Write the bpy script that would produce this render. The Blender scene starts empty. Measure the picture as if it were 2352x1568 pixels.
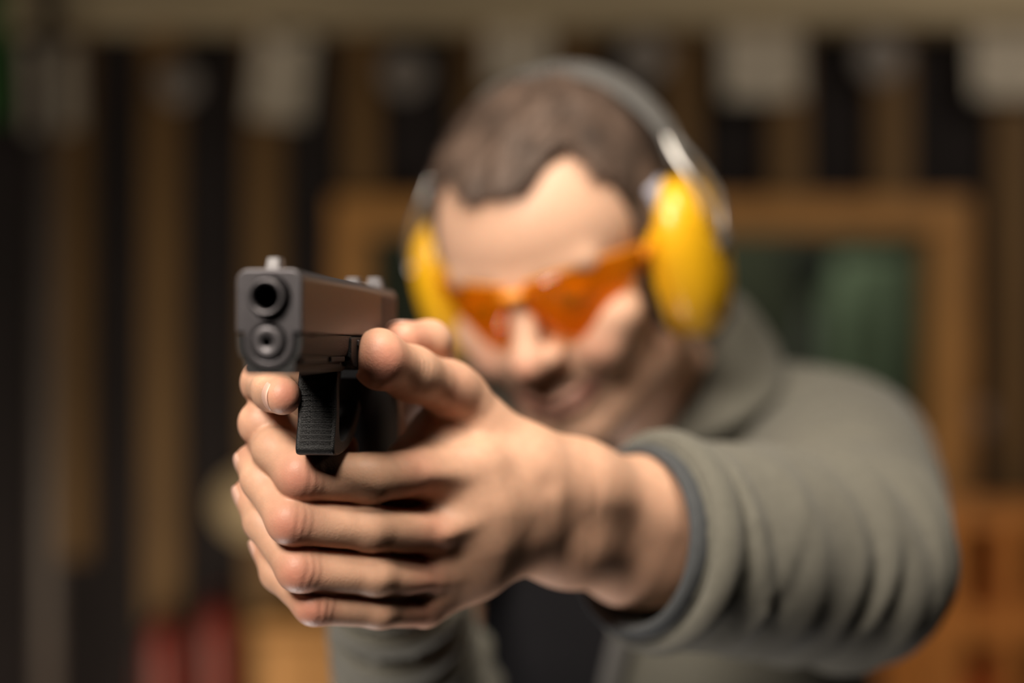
import bpy, bmesh, math, random
import numpy as np
from mathutils import Vector, Matrix

random.seed(7)
rng = np.random.default_rng(7)
scene = bpy.context.scene
COL = scene.collection

# ------------------------------------------------------------------ camera
F = 2352 * 50.0 / 36.0            # focal length in pixels of the 2352 px frame
CAMZ = 1.45                        # lens height above the floor, metres
cam = bpy.data.cameras.new('camera')
cam.lens = 50.0
cam.sensor_width = 36.0
cam.clip_start = 0.05
cam.dof.use_dof = True
cam.dof.focus_distance = 0.603
cam.dof.aperture_fstop = 2.0
cam_o = bpy.data.objects.new('camera', cam)
COL.objects.link(cam_o)
cam_o.location = (0, 0, CAMZ)
cam_o.rotation_euler = (math.pi / 2, 0, 0)
scene.camera = cam_o

# ------------------------------------------------------------------ world, lights, exposure
scene.view_settings.view_transform = 'Standard'
scene.view_settings.look = 'None'
scene.view_settings.exposure = 0.0
scene.view_settings.gamma = 1.0
scene.view_settings.use_curve_mapping = False
w = bpy.data.worlds.new('world')
scene.world = w
w.use_nodes = True
w.node_tree.nodes['Background'].inputs[0].default_value = (0.9, 0.95, 1.0, 1)
w.node_tree.nodes['Background'].inputs[1].default_value = 0.018


def area(name, loc, target, power, size, color, size_y=None, spread=math.pi):
    l = bpy.data.lights.new(name, 'AREA')
    l.energy = power
    l.color = color
    l.size = size
    l.spread = spread
    if size_y:
        l.shape = 'RECTANGLE'
        l.size_y = size_y
    o = bpy.data.objects.new(name, l)
    COL.objects.link(o)
    o.location = loc
    o.rotation_euler = (Vector(target) - Vector(loc)).to_track_quat('-Z', 'Y').to_euler()
    return o


area('key_lamp', (-0.58, -0.40, 2.32), (0.0, 0.8, 1.42), 4.9, 0.45, (1.0, 0.90, 0.78), spread=math.radians(62))
area('ceiling_lamp', (0.10, 0.22, 2.72), (0.05, 0.72, 1.4), 4.8, 0.5, (1.0, 0.90, 0.76), spread=math.radians(75))
area('low_bounce_fill', (-0.30, 0.92, 0.66), (-0.07, 0.84, 1.24), 1.25, 0.3, (1.0, 0.93, 0.88), spread=math.radians(90))  # added in place of light bouncing up from an unseen lit table
area('range_lamp', (1.9, 2.0, 2.60), (0.2, 3.7, 1.25), 10, 0.5, (1.0, 0.85, 0.66))
area('bench_lamp', (-0.9, 2.3, 0.5), (-0.6, 3.8, 1.1), 12, 0.9, (1.0, 0.82, 0.6))
area('back_room_fill', (0.6, 4.9, 2.75), (0.9, 5.6, 1.2), 24, 0.6, (1.0, 0.95, 0.82))  # added fill with no known source, brightens the room beyond the window


# ------------------------------------------------------------------ helpers
def Q(px, py, d):
    """pixel of the frame + depth in mm -> mm, camera at the origin (x right, y depth, z up)"""
    return np.array([(px - 1176.0) / F * d, d, (784.0 - py) / F * d])


def lerp(a, b, t):
    return a + (b - a) * t


def sstep(a, b, x):
    t = np.clip((x - a) / (b - a), 0, 1)
    return t * t * (3 - 2 * t)


def tag(o, label=None, cat=None, group=None, kind=None):
    if label: o['label'] = label
    if cat: o['category'] = cat
    if group: o['group'] = group
    if kind: o['kind'] = kind
    return o


def empty(name, loc):
    o = bpy.data.objects.new(name, None)
    o.empty_display_size = 0.05
    COL.objects.link(o)
    o.location = loc
    return o


def mesh_obj(name, V, Fc, mat, parent=None, smooth=True, mm=True, attr=None, bevel=0.0, seg=2, ang=35, mats=None):
    V = np.asarray(V, float)
    if mm:
        V = V / 1000.0
        V = V + np.array([0, 0, CAMZ])
    c = np.array([(V[:, 0].min() + V[:, 0].max()) / 2, (V[:, 1].min() + V[:, 1].max()) / 2, V[:, 2].min()])
    me = bpy.data.meshes.new(name)
    me.from_pydata((V - c).tolist(), [], Fc if isinstance(Fc, list) else Fc.tolist())
    me.update()
    if smooth:
        me.polygons.foreach_set('use_smooth', [True] * len(me.polygons))
    if attr is not None:
        a = me.color_attributes.new('Col', 'FLOAT_COLOR', 'POINT')
        buf = np.ones((len(V), 4), np.float32)
        buf[:, :attr.shape[1]] = attr
        a.data.foreach_set('color', buf.ravel())
    if mat is not None:
        me.materials.append(mat)
    o = bpy.data.objects.new(name, me)
    COL.objects.link(o)
    o.location = c
    if parent is not None:
        o.parent = parent
        bpy_m = world_of(parent)
        o.matrix_parent_inverse = bpy_m.inverted()
    if bevel > 0:
        b = o.modifiers.new('bevel', 'BEVEL')
        b.width = bevel / 1000.0
        b.segments = seg
        b.limit_method = 'ANGLE'
        b.angle_limit = math.radians(ang)
        b.harden_normals = False
    return o


def world_of(o):
    m = Matrix.LocRotScale(o.location, o.rotation_euler, o.scale)
    if o.parent is not None:
        return world_of(o.parent) @ o.matrix_parent_inverse @ m
    return m


def loft(rings, cap=True, close=True):
    rings = [np.asarray(r, float) for r in rings]
    n = len(rings[0])
    V = np.vstack(rings)
    Fc = []
    for i in range(len(rings) - 1):
        for j in range(n if close else n - 1):
            a = i * n + j
            b = i * n + (j + 1) % n
            Fc.append([a, b, b + n, a + n])
    if cap:
        Fc.append(list(range(n))[::-1])
        Fc.append(list(range((len(rings) - 1) * n, len(rings) * n)))
    return V, Fc


def tube(path, rad, seg=12, cap=True, flat=None, up=None):
    """sweep of a circle (or an ellipse: flat = ratio) along a path of points"""
    path = [np.asarray(p, float) for p in path]
    rings = []
    n = len(path)
    up = np.array([0, 0, 1.0]) if up is None else np.asarray(up, float)
    for i, p in enumerate(path):
        t = path[min(i + 1, n - 1)] - path[max(i - 1, 0)]
        t /= np.linalg.norm(t) + 1e-9
        u = up - t * np.dot(up, t)
        if np.linalg.norm(u) < 1e-3:
            u = np.array([1.0, 0, 0]) - t * t[0]
        u /= np.linalg.norm(u)
        v = np.cross(t, u)
        r = rad[i] if hasattr(rad, '__len__') else rad
        fl = 1.0 if flat is None else flat
        a = np.linspace(0, 2 * math.pi, seg, endpoint=False)
        rings.append(p + np.outer(np.cos(a) * r, u) + np.outer(np.sin(a) * r * fl, v))
    return loft(rings, cap)


def join(parts):
    V, Fc, off = [], [], 0
    for v, f in parts:
        V.append(np.asarray(v, float))
        Fc += [[i + off for i in q] for q in (f if isinstance(f, list) else f.tolist())]
        off += len(v)
    return np.vstack(V), Fc


def box(lo, hi):
    x0, y0, z0 = lo
    x1, y1, z1 = hi
    V = [(x0, y0, z0), (x1, y0, z0), (x1, y1, z0), (x0, y1, z0), (x0, y0, z1), (x1, y0, z1), (x1, y1, z1), (x0, y1, z1)]
    return np.array(V, float), [[3, 2, 1, 0], [4, 5, 6, 7], [0, 1, 5, 4], [1, 2, 6, 5], [2, 3, 7, 6], [3, 0, 4, 7]]


def spline(pts, n):
    """Catmull-Rom through rows of pts"""
    pts = np.asarray(pts, float)
    m = len(pts)
    out = []
    for t in np.linspace(0, m - 1 - 1e-6, n):
        i = int(t)
        u = t - i
        p0, p1, p2, p3 = pts[max(i - 1, 0)], pts[i], pts[min(i + 1, m - 1)], pts[min(i + 2, m - 1)]
        out.append(0.5 * ((2 * p1) + (-p0 + p2) * u + (2 * p0 - 5 * p1 + 4 * p2 - p3) * u * u + (-p0 + 3 * p1 - 3 * p2 + p3) * u ** 3))
    return np.array(out)


# ------------------------------------------------------------------ materials
def mat(name, color, rough=0.6, metal=0.0, var=0.15, vscale=30.0, bump=0.0, bscale=200.0, spec=0.5, stretch=None,
        attr=False, sss=0.0, sss_r=(1, 0.35, 0.2), sheen=0.0, coat=0.0):
    m = bpy.data.materials.new(name)
    m.use_nodes = True
    nt = m.node_tree
    b = nt.nodes['Principled BSDF']
    b.inputs['Roughness'].default_value = rough
    b.inputs['Metallic'].default_value = metal
    b.inputs['Specular IOR Level'].default_value = spec
    b.inputs['Coat Weight'].default_value = coat
    if sheen:
        b.inputs['Sheen Weight'].default_value = sheen
        b.inputs['Sheen Roughness'].default_value = 0.5
    if sss:
        b.inputs['Subsurface Weight'].default_value = sss
        b.inputs['Subsurface Radius'].default_value = sss_r
        b.inputs['Subsurface Scale'].default_value = 0.004
    tc = nt.nodes.new('ShaderNodeTexCoord')
    src = tc.outputs['Object']
    if stretch:
        mp = nt.nodes.new('ShaderNodeMapping')
        mp.inputs['Scale'].default_value = stretch
        nt.links.new(src, mp.inputs['Vector'])
        src = mp.outputs['Vector']
    nz = nt.nodes.new('ShaderNodeTexNoise')
    nz.inputs['Scale'].default_value = vscale
    nz.inputs['Detail'].default_value = 4
    nt.links.new(src, nz.inputs['Vector'])
    mx = nt.nodes.new('ShaderNodeMix')
    mx.data_type = 'RGBA'
    mx.blend_type = 'MULTIPLY'
    mx.inputs['Factor'].default_value = 1.0
    rp = nt.nodes.new('ShaderNodeMapRange')
    rp.inputs['From Min'].default_value = 0.3
    rp.inputs['From Max'].default_value = 0.7
    rp.inputs['To Min'].default_value = 1 - var
    rp.inputs['To Max'].default_value = 1 + var
    nt.links.new(nz.outputs['Fac'], rp.inputs['Value'])
    cb = nt.nodes.new('ShaderNodeCombineColor')
    for k in range(3):
        nt.links.new(rp.outputs['Result'], cb.inputs[k])
    if attr:
        at = nt.nodes.new('ShaderNodeAttribute')
        at.attribute_name = 'Col'
        nt.links.new(at.outputs['Color'], mx.inputs[6])
    else:
        mx.inputs[6].default_value = (*color, 1)
    nt.links.new(cb.outputs['Color'], mx.inputs[7])
    nt.links.new(mx.outputs[2], b.inputs['Base Color'])
    if bump:
        n2 = nt.nodes.new('ShaderNodeTexNoise')
        n2.inputs['Scale'].default_value = bscale
        n2.inputs['Detail'].default_value = 3
        nt.links.new(src, n2.inputs['Vector'])
        bp = nt.nodes.new('ShaderNodeBump')
        bp.inputs['Strength'].default_value = bump
        bp.inputs['Distance'].default_value = 0.002
        nt.links.new(n2.outputs['Fac'], bp.inputs['Height'])
        nt.links.new(bp.outputs['Normal'], b.inputs['Normal'])
    return m


def lens_mat(name, tint, scatter=0.0, scol=(1, 1, 1)):
    m = bpy.data.materials.new(name)
    m.use_nodes = True
    nt = m.node_tree
    nt.nodes.remove(nt.nodes['Principled BSDF'])
    out = nt.nodes['Material Output']
    tr = nt.nodes.new('ShaderNodeBsdfTransparent')
    tr.inputs['Color'].default_value = (*tint, 1)
    gl = nt.nodes.new('ShaderNodeBsdfGlossy')
    gl.inputs['Roughness'].default_value = 0.03
    gl.inputs['Color'].default_value = (1, 1, 1, 1)
    lw = nt.nodes.new('ShaderNodeLayerWeight')
    lw.inputs['Blend'].default_value = 0.5
    pw = nt.nodes.new('ShaderNodeMath')
    pw.operation = 'POWER'
    pw.inputs[1].default_value = 4.0
    nt.links.new(lw.outputs['Facing'], pw.inputs[0])
    fr = nt.nodes.new('ShaderNodeMath')
    fr.operation = 'MULTIPLY_ADD'
    fr.inputs[1].default_value = 0.45
    fr.inputs[2].default_value = 0.03
    nt.links.new(pw.outputs[0], fr.inputs[0])
    nz = nt.nodes.new('ShaderNodeTexNoise')
    nz.inputs['Scale'].default_value = 9.0
    mm_ = nt.nodes.new('ShaderNodeMath')
    mm_.operation = 'MULTIPLY_ADD'
    mm_.inputs[1].default_value = 0.01
    nt.links.new(nz.outputs['Fac'], mm_.inputs[0])
    nt.links.new(fr.outputs[0], mm_.inputs[2])
    mx = nt.nodes.new('ShaderNodeMixShader')
    nt.links.new(mm_.outputs[0], mx.inputs['Fac'])
    base = tr.outputs[0]
    if scatter:                                   # dyed plastic scatters a little light of its own colour
        df = nt.nodes.new('ShaderNodeBsdfDiffuse')
        df.inputs['Color'].default_value = (*scol, 1)
        tl_ = nt.nodes.new('ShaderNodeBsdfTranslucent')
        tl_.inputs['Color'].default_value = (*scol, 1)
        m1 = nt.nodes.new('ShaderNodeMixShader')
        m1.inputs['Fac'].default_value = 0.5
        nt.links.new(df.outputs[0], m1.inputs[1])
        nt.links.new(tl_.outputs[0], m1.inputs[2])
        m2 = nt.nodes.new('ShaderNodeMixShader')
        m2.inputs['Fac'].default_value = scatter
        nt.links.new(base, m2.inputs[1])
        nt.links.new(m1.outputs[0], m2.inputs[2])
        base = m2.outputs[0]
    nt.links.new(base, mx.inputs[1])
    nt.links.new(gl.outputs[0], mx.inputs[2])
    nt.links.new(mx.outputs[0], out.inputs['Surface'])
    return m


M = {
    'skin': mat('skin', (0.7, 0.45, 0.33), 0.48, var=0.05, vscale=180, bump=0.09, bscale=900, attr=True, sss=0.22, spec=0.35),
    'nail': mat('nail', (0.70, 0.43, 0.34), 0.38, var=0.04, vscale=120),
    'hair': mat('hair', (0.095, 0.062, 0.046), 0.6, var=0.5, vscale=40, bump=0.4, bscale=300, spec=0.3),
    'fleece': mat('fleece', (0.125, 0.118, 0.097), 0.95, var=0.08, vscale=220, bump=0.25, bscale=1400, spec=0.1, sheen=0.12),
    'cuff': mat('cuff_lining', (0.062, 0.065, 0.068), 0.9, var=0.1, vscale=300, bump=0.3, bscale=1500, spec=0.1),
    'tshirt': mat('tshirt', (0.009, 0.0085, 0.010), 0.9, var=0.15, vscale=200, bump=0.2, bscale=1500, spec=0.15),
    'denim': mat('denim', (0.03, 0.035, 0.05), 0.9, var=0.2, vscale=150),
    'shoe': mat('shoe', (0.02, 0.018, 0.016), 0.6),
    'slide': mat('slide_steel', (0.085, 0.078, 0.083), 0.42, metal=0.75, var=0.06, vscale=400, bump=0.03, bscale=2500),
    'polymer': mat('polymer', (0.010, 0.0095, 0.010), 0.5, var=0.12, vscale=500, bump=0.3, bscale=1800, spec=0.3),
    'sight': mat('sight_polymer', (0.13, 0.12, 0.125), 0.5, var=0.06, vscale=300),
    'bore': mat('bore_black', (0.004, 0.004, 0.004), 0.7),
    'yellow': mat('yellow_plastic', (0.80, 0.42, 0.010), 0.33, var=0.05, vscale=40, coat=0.1),
    'blackfoam': mat('black_foam', (0.016, 0.013, 0.016), 0.75, var=0.2, vscale=120),
    'band': mat('band_plastic', (0.10, 0.095, 0.09), 0.6, var=0.1, vscale=60),
    'steelwire': mat('steel_wire', (0.55, 0.53, 0.5), 0.3, metal=0.9, var=0.05),
    'palegrey': mat('pale_grey_plastic', (0.42, 0.42, 0.5), 0.5, var=0.05),
    'orange': mat('orange_plastic', (0.75, 0.26, 0.012), 0.3, var=0.05),
    'lens': lens_mat('orange_lens', (1.0, 0.74, 0.18), scatter=0.22, scol=(1.0, 0.40, 0.01)),
    'glass': lens_mat('window_glass', (0.9, 0.95, 0.9)),
    'wall': mat('dark_wall', (0.013, 0.0095, 0.0115), 0.9, var=0.25, vscale=4, bump=0.1, bscale=60),
    'sidewall': mat('side_wall', (0.05, 0.042, 0.036), 0.9, var=0.15, vscale=3),
    'wood': mat('slat_wood', (0.17, 0.095, 0.033), 0.7, var=0.25, vscale=6, stretch=(6, 6, 0.5), bump=0.1, bscale=40),
    'beam': mat('beam_wood', (0.50, 0.42, 0.29), 0.75, var=0.2, vscale=5, stretch=(0.5, 6, 6)),
    'framewood': mat('frame_wood', (0.50, 0.25, 0.075), 0.6, var=0.18, vscale=5, stretch=(3, 3, 1)),
    'paper': mat('paper', (0.62, 0.57, 0.50), 0.9, var=0.04, vscale=12),
    'ink': mat('target_ink', (0.05, 0.045, 0.045), 0.8),
    'disc': mat('grey_disc', (0.26, 0.24, 0.235), 0.7, var=0.1, vscale=20),
    'cream': mat('cream_disc', (0.46, 0.36, 0.22), 0.6, var=0.1, vscale=14),
    'pole': mat('pole_paint', (0.09, 0.075, 0.07), 0.5, var=0.1, vscale=8),
    'green': mat('green_paint', (0.03, 0.12, 0.03), 0.6, var=0.1),
    'red': mat('red_paint', (0.22, 0.028, 0.018), 0.4, var=0.12, vscale=10),
    'dark': mat('dark_metal', (0.02, 0.02, 0.02), 0.5),
    'amberwood': mat('amber_wood', (0.33, 0.15, 0.025), 0.55, var=0.15, vscale=5, stretch=(4, 4, 0.7)),
    'rustwood': mat('rust_wood', (0.72, 0.27, 0.06), 0.55, var=0.2, vscale=5, stretch=(5, 5, 0.6)),
    'redbox': mat('red_orange_plastic', (0.5, 0.09, 0.02), 0.5),
    'olive': mat('olive_wall', (0.046, 0.047, 0.030), 0.9, var=0.2, vscale=3),
    'palegreen': mat('pale_green_metal', (0.22, 0.27, 0.19), 0.5, var=0.1, vscale=6),
    'floor': mat('floor_concrete', (0.07, 0.06, 0.05), 0.8, var=0.2, vscale=4),
    'switch': mat('switch_plastic', (0.22, 0.17, 0.16), 0.5),
    'eye': None,
}
em = mat('eyeball', (0.75, 0.7, 0.66), 0.15, var=0.03, vscale=60)
M['eye'] = em
M['bore'].node_tree.nodes['Principled BSDF'].inputs['Specular IOR Level'].default_value = 0.0
M['iris'] = mat('iris', (0.10, 0.11, 0.07), 0.15, var=0.3, vscale=900)


# ------------------------------------------------------------------ implicit surfaces (smooth unions of tapered capsules)
class Field:
    def __init__(s, lo, hi, h, n=None, far=60.0):
        s.lo = np.array(lo, float)
        s.h = float(h)
        s.n = np.array(n) if n is not None else np.ceil((np.array(hi, float) - s.lo) / h).astype(int) + 1
        s.ax = [(s.lo[i] + h * np.arange(s.n[i])).astype(np.float32) for i in range(3)]
        s.f = np.full(s.n, far, np.float32)

    def rng(s, lo, hi):
        a = np.clip(np.floor((np.asarray(lo) - s.lo) / s.h).astype(int), 0, s.n)
        b = np.clip(np.ceil((np.asarray(hi) - s.lo) / s.h).astype(int) + 1, 0, s.n)
        return a, b

    def region(s, lo, hi):
        a, b = s.rng(lo, hi)
        sl = tuple(slice(a[i], b[i]) for i in range(3))
        X = s.ax[0][sl[0]][:, None, None]
        Y = s.ax[1][sl[1]][None, :, None]
        Z = s.ax[2][sl[2]][None, None, :]
        return sl, X, Y, Z

    def sub(s, lo, hi):
        a, b = s.rng(lo, hi)
        g = Field(s.lo + a * s.h, None, s.h, n=np.maximum(b - a, 1))
        g.off = a
        return g

    def merge(s, g, k=0.0):
        sl = tuple(slice(g.off[i], g.off[i] + g.n[i]) for i in range(3))
        s.f[sl] = smin(s.f[sl], g.f, k)

    def op(s, fn, lo, hi, k, mode):
        sl, X, Y, Z = s.region(lo, hi)
        if min(s.f[sl].shape) == 0:
            return
        d = fn(X, Y, Z).astype(np.float32)
        if mode == 'u':
            s.f[sl] = smin(s.f[sl], d, k)
        elif mode == 's':
            s.f[sl] = -smin(-s.f[sl], d, k)
        elif mode == 'i':
            s.f[sl] = -smin(-s.f[sl], -d, k)
        elif mode == 'd':
            s.f[sl] = s.f[sl] + d

    def cone(s, a, b, ra, rb, k=4.0, mode='u'):
        a = np.asarray(a, float)
        b = np.asarray(b, float)
        m = max(ra, rb) + k + 3 * s.h
        s.op(lambda X, Y, Z: d_cone(X, Y, Z, a, b, ra, rb), np.minimum(a, b) - m, np.maximum(a, b) + m, k, mode)

    def ell(s, c, r, k=4.0, mode='u', R=None):
        c = np.asarray(c, float)
        r = np.asarray(r, float)
        m = r.max() + k + 3 * s.h
        s.op(lambda X, Y, Z: d_ell(X, Y, Z, c, r, R), c - m, c + m, k, mode)

    def chain(s, pts, rad, k=4.0):
        for i in range(len(pts) - 1):
            s.cone(pts[i], pts[i + 1], rad[i], rad[i + 1], k)

    def mesh(s, smooth=1):
        return surface_nets(s.f, s.lo, s.h, smooth)


def smin(a, b, k):
    if k <= 0:
        return np.minimum(a, b)
    h = np.maximum(k - np.abs(a - b), 0) / k
    return np.minimum(a, b) - h * h * (k * 0.25)


def d_cone(X, Y, Z, a, b, ra, rb):
    ba = b - a
    L = float(np.dot(ba, ba)) + 1e-9
    t = ((X - a[0]) * ba[0] + (Y - a[1]) * ba[1] + (Z - a[2]) * ba[2]) / L
    t = np.clip(t, 0, 1)
    return np.sqrt((X - a[0] - t * ba[0]) ** 2 + (Y - a[1] - t * ba[1]) ** 2 + (Z - a[2] - t * ba[2]) ** 2) - (ra + (rb - ra) * t)


def d_ell(X, Y, Z, c, r, R=None):
    x, y, z = X - c[0], Y - c[1], Z - c[2]
    if R is not None:
        R = np.asarray(R)
        x, y, z = (R[0, 0] * x + R[1, 0] * y + R[2, 0] * z, R[0, 1] * x + R[1, 1] * y + R[2, 1] * z, R[0, 2] * x + R[1, 2] * y + R[2, 2] * z)
    k0 = np.sqrt((x / r[0]) ** 2 + (y / r[1]) ** 2 + (z / r[2]) ** 2)
    k1 = np.sqrt((x / r[0] ** 2) ** 2 + (y / r[1] ** 2) ** 2 + (z / r[2] ** 2) ** 2) + 1e-6
    return k0 * (k0 - 1.0) / k1


def surface_nets(f, lo, h, smooth=1):
    neg = f < 0
    n = np.array(f.shape)
    c = np.zeros(n - 1, np.uint8)
    for i in (0, 1):
        for j in (0, 1):
            for k in (0, 1):
                c += neg[i:n[0] - 1 + i, j:n[1] - 1 + j, k:n[2] - 1 + k]
    act = (c > 0) & (c < 8)
    idx = np.argwhere(act)
    ids = np.full(n - 1, -1, np.int32)
    ids[act] = np.arange(len(idx))
    corner = {}
    for i in (0, 1):
        for j in (0, 1):
            for k in (0, 1):
                corner[(i, j, k)] = f[idx[:, 0] + i, idx[:, 1] + j, idx[:, 2] + k]
    acc = np.zeros((len(idx), 3))
    cnt = np.zeros(len(idx))
    for ax in range(3):
        o = [q for q in range(3) if q != ax]
        for u in (0, 1):
            for v in (0, 1):
                p0 = [0, 0, 0]
                p0[o[0]] = u
                p0[o[1]] = v
                p1 = list(p0)
                p1[ax] = 1
                a, b = corner[tuple(p0)], corner[tuple(p1)]
                m = (a < 0) != (b < 0)
                t = np.where(m, a / np.where(m, a - b, 1), 0)
                for q in range(3):
                    acc[:, q] += np.where(m, (t if q == ax else p0[q]), 0)
                cnt += m
    V = lo + h * (idx + acc / cnt[:, None])
    quads = []
    for ax in range(3):
        o1, o2 = (ax + 1) % 3, (ax + 2) % 3
        s0 = [slice(None)] * 3
        s1 = [slice(None)] * 3
        s0[ax] = slice(0, n[ax] - 1)
        s1[ax] = slice(1, n[ax])
        a, b = neg[tuple(s0)], neg[tuple(s1)]
        e = np.argwhere(a != b)
        e = e[(e[:, o1] > 0) & (e[:, o2] > 0) & (e[:, o1] < n[o1] - 1) & (e[:, o2] < n[o2] - 1)]
        flip = a[e[:, 0], e[:, 1], e[:, 2]]
        q = []
        for du, dv in ((1, 1), (0, 1), (0, 0), (1, 0)):
            p = e.copy()
            p[:, o1] -= du
            p[:, o2] -= dv
            q.append(ids[p[:, 0], p[:, 1], p[:, 2]])
        q = np.stack(q, 1)
        q[~flip] = q[~flip][:, ::-1]
        quads.append(q)
    Fq = np.vstack(quads)
    for _ in range(smooth):
        A = np.zeros_like(V)
        N = np.zeros(len(V))
        for i in range(4):
            u, v = Fq[:, i], Fq[:, (i + 1) % 4]
            for q in range(3):
                A[:, q] += np.bincount(u, V[v, q], len(V)) + np.bincount(v, V[u, q], len(V))
            N += np.bincount(u, minlength=len(V)) + np.bincount(v, minlength=len(V))
        V = V * 0.4 + 0.6 * A / np.maximum(N, 1)[:, None]
    return V, Fq


# ================================================================== the setting
WD = 3600.0           # depth of the back wall (mm)
FLOOR = -CAMZ * 1000  # floor height in camera mm


def pbox(x0, y0, x1, y1, d0, d1):
    """box whose front face covers the given pixels at depth d0 and which reaches back to d1"""
    a = Q(x0, y1, d0)
    b = Q(x1, y0, d0)
    return box((a[0], d0, a[2]), (b[0], d1, b[2]))


def struct(name, V, Fc, m, parent=None, **kw):
    o = mesh_obj(name, V, Fc, m, parent, smooth=False, **kw)
    if parent is None:
        o['kind'] = 'structure'
    return o


struct('floor', *box((-3000, -2500, FLOOR - 60), (3000, 6000, FLOOR)), M['floor'])
struct('ceiling', *box((-3000, -2500, 1400), (3000, 6000, 1460)), M['sidewall'])
struct('wall_left', *box((-3060, -2500, FLOOR), (-3000, 6000, 1400)), M['sidewall'])
struct('wall_right', *box((3000, -2500, FLOOR), (3060, 6000, 1400)), M['sidewall'])
struct('wall_front', *box((-3000, -2560, FLOOR), (3000, -2500, 1400)), M['sidewall'])
# back wall with an opening for the window
wx0, wx1 = Q(800, 0, WD)[0], Q(2190, 0, WD)[0]
wz0, wz1 = Q(0, 1400, WD)[2], Q(0, 490, WD)[2]
wb, we = WD, WD + 120
wall = struct('wall_back', *join([
    box((-3000, wb, FLOOR), (wx0, we, 1400)), box((wx1, wb, FLOOR), (3000, we, 1400)),
    box((wx0, wb, FLOOR), (wx1, we, wz0)), box((wx0, wb, wz1), (wx1, we, 1400))]), M['wall'])
# vertical wooden slats fixed to the wall
for cx, wd, y0, y1 in ((160, 84, 55, 1285), (370, 84, 55, 1600), (605, 84, 55, 1600), (828, 80, 55, 470), (1090, 80, 55, 470),
                       (1320, 80, 55, 470), (1570, 80, 55, 470), (1812, 82, 55, 455), (2050, 84, 55, 455), (2335, 90, 55, 1600)):
    mesh_obj('slat', *pbox(cx - wd / 2, y0, cx + wd / 2, y1, WD - 42, WD), M['wood'], wall, smooth=False, bevel=5)
beam = struct('trim_1', *pbox(-700, -60, 3000, 52, WD - 130, WD), M['beam'], bevel=8)
# window: frame members, pane
win = empty('window_1', tuple(np.array([(wx0 + wx1) / 2, WD, wz0]) / 1000 + np.array([0, 0, CAMZ])))
win['kind'] = 'structure'
d0 = WD - 60
mesh_obj('frame_head', *pbox(762, 450, 2236, 532, d0, WD + 60), M['framewood'], win, smooth=False, bevel=6)
mesh_obj('frame_jamb', *pbox(762, 532, 846, 1420, d0, WD + 60), M['framewood'], win, smooth=False, bevel=6)
mesh_obj('frame_jamb', *pbox(2150, 532, 2236, 1420, d0, WD + 60), M['framewood'], win, smooth=False, bevel=6)
mesh_obj('window_sill', *pbox(740, 1420, 2258, 1480, d0 - 40, WD + 60), M['framewood'], win, smooth=False, bevel=6)
mesh_obj('pane', *pbox(846, 532, 2150, 1420, WD + 20, WD + 26), M['glass'], win, smooth=False)
# room beyond the window
struct('wall_beyond', *box((-3000, 5940, FLOOR), (3000, 6000, 1400)), M['olive'])
lk = empty('metal_locker', (Q(2010, 700, 5200)[0] / 1000, 5.3, 0))
tag(lk, 'pale green metal locker standing in the room behind the window', 'locker')
a = Q(1950, 590, 5200)
b = Q(2090, 900, 5200)
mesh_obj('body', *box((a[0], 5210, FLOOR), (b[0], 5600, a[2])), M['palegreen'], lk, smooth=False, bevel=6)
dr = mesh_obj('door', *box((a[0] + 12, 5194, FLOOR + 80), (b[0] - 12, 5208, a[2] - 20)), M['palegreen'], lk, smooth=False, bevel=4)
mesh_obj('handle', *tube([(b[0] - 40, 5180, -380), (b[0] - 40, 5180, -240)], 8, 8), M['dark'], dr)
mo = empty('monitor', (Q(1910, 640, 5100)[0] / 1000, 5.2, 0.9))
tag(mo, 'black monitor on a tall stand seen through the window', 'monitor')
a = Q(1810, 570, 5100)
b = Q(1915, 650, 5100)
mesh_obj('screen', *box((a[0], 5100, b[2]), (b[0], 5140, a[2])), M['dark'], mo, smooth=False, bevel=6)
mesh_obj('stand', *tube([((a[0] + b[0]) / 2, 5150, b[2] + 40), ((a[0] + b[0]) / 2, 5150, FLOOR + 20)], 22, 12), M['dark'], mo)
mesh_obj('base', *loft([[(((a[0] + b[0]) / 2) + r * math.cos(t), 5150 + r * math.sin(t), z) for t in np.linspace(0, 2 * math.pi, 24, endpoint=False)]
                        for r, z in ((110, FLOOR), (110, FLOOR + 14), (30, FLOOR + 30))]), M['dark'], mo)


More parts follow.
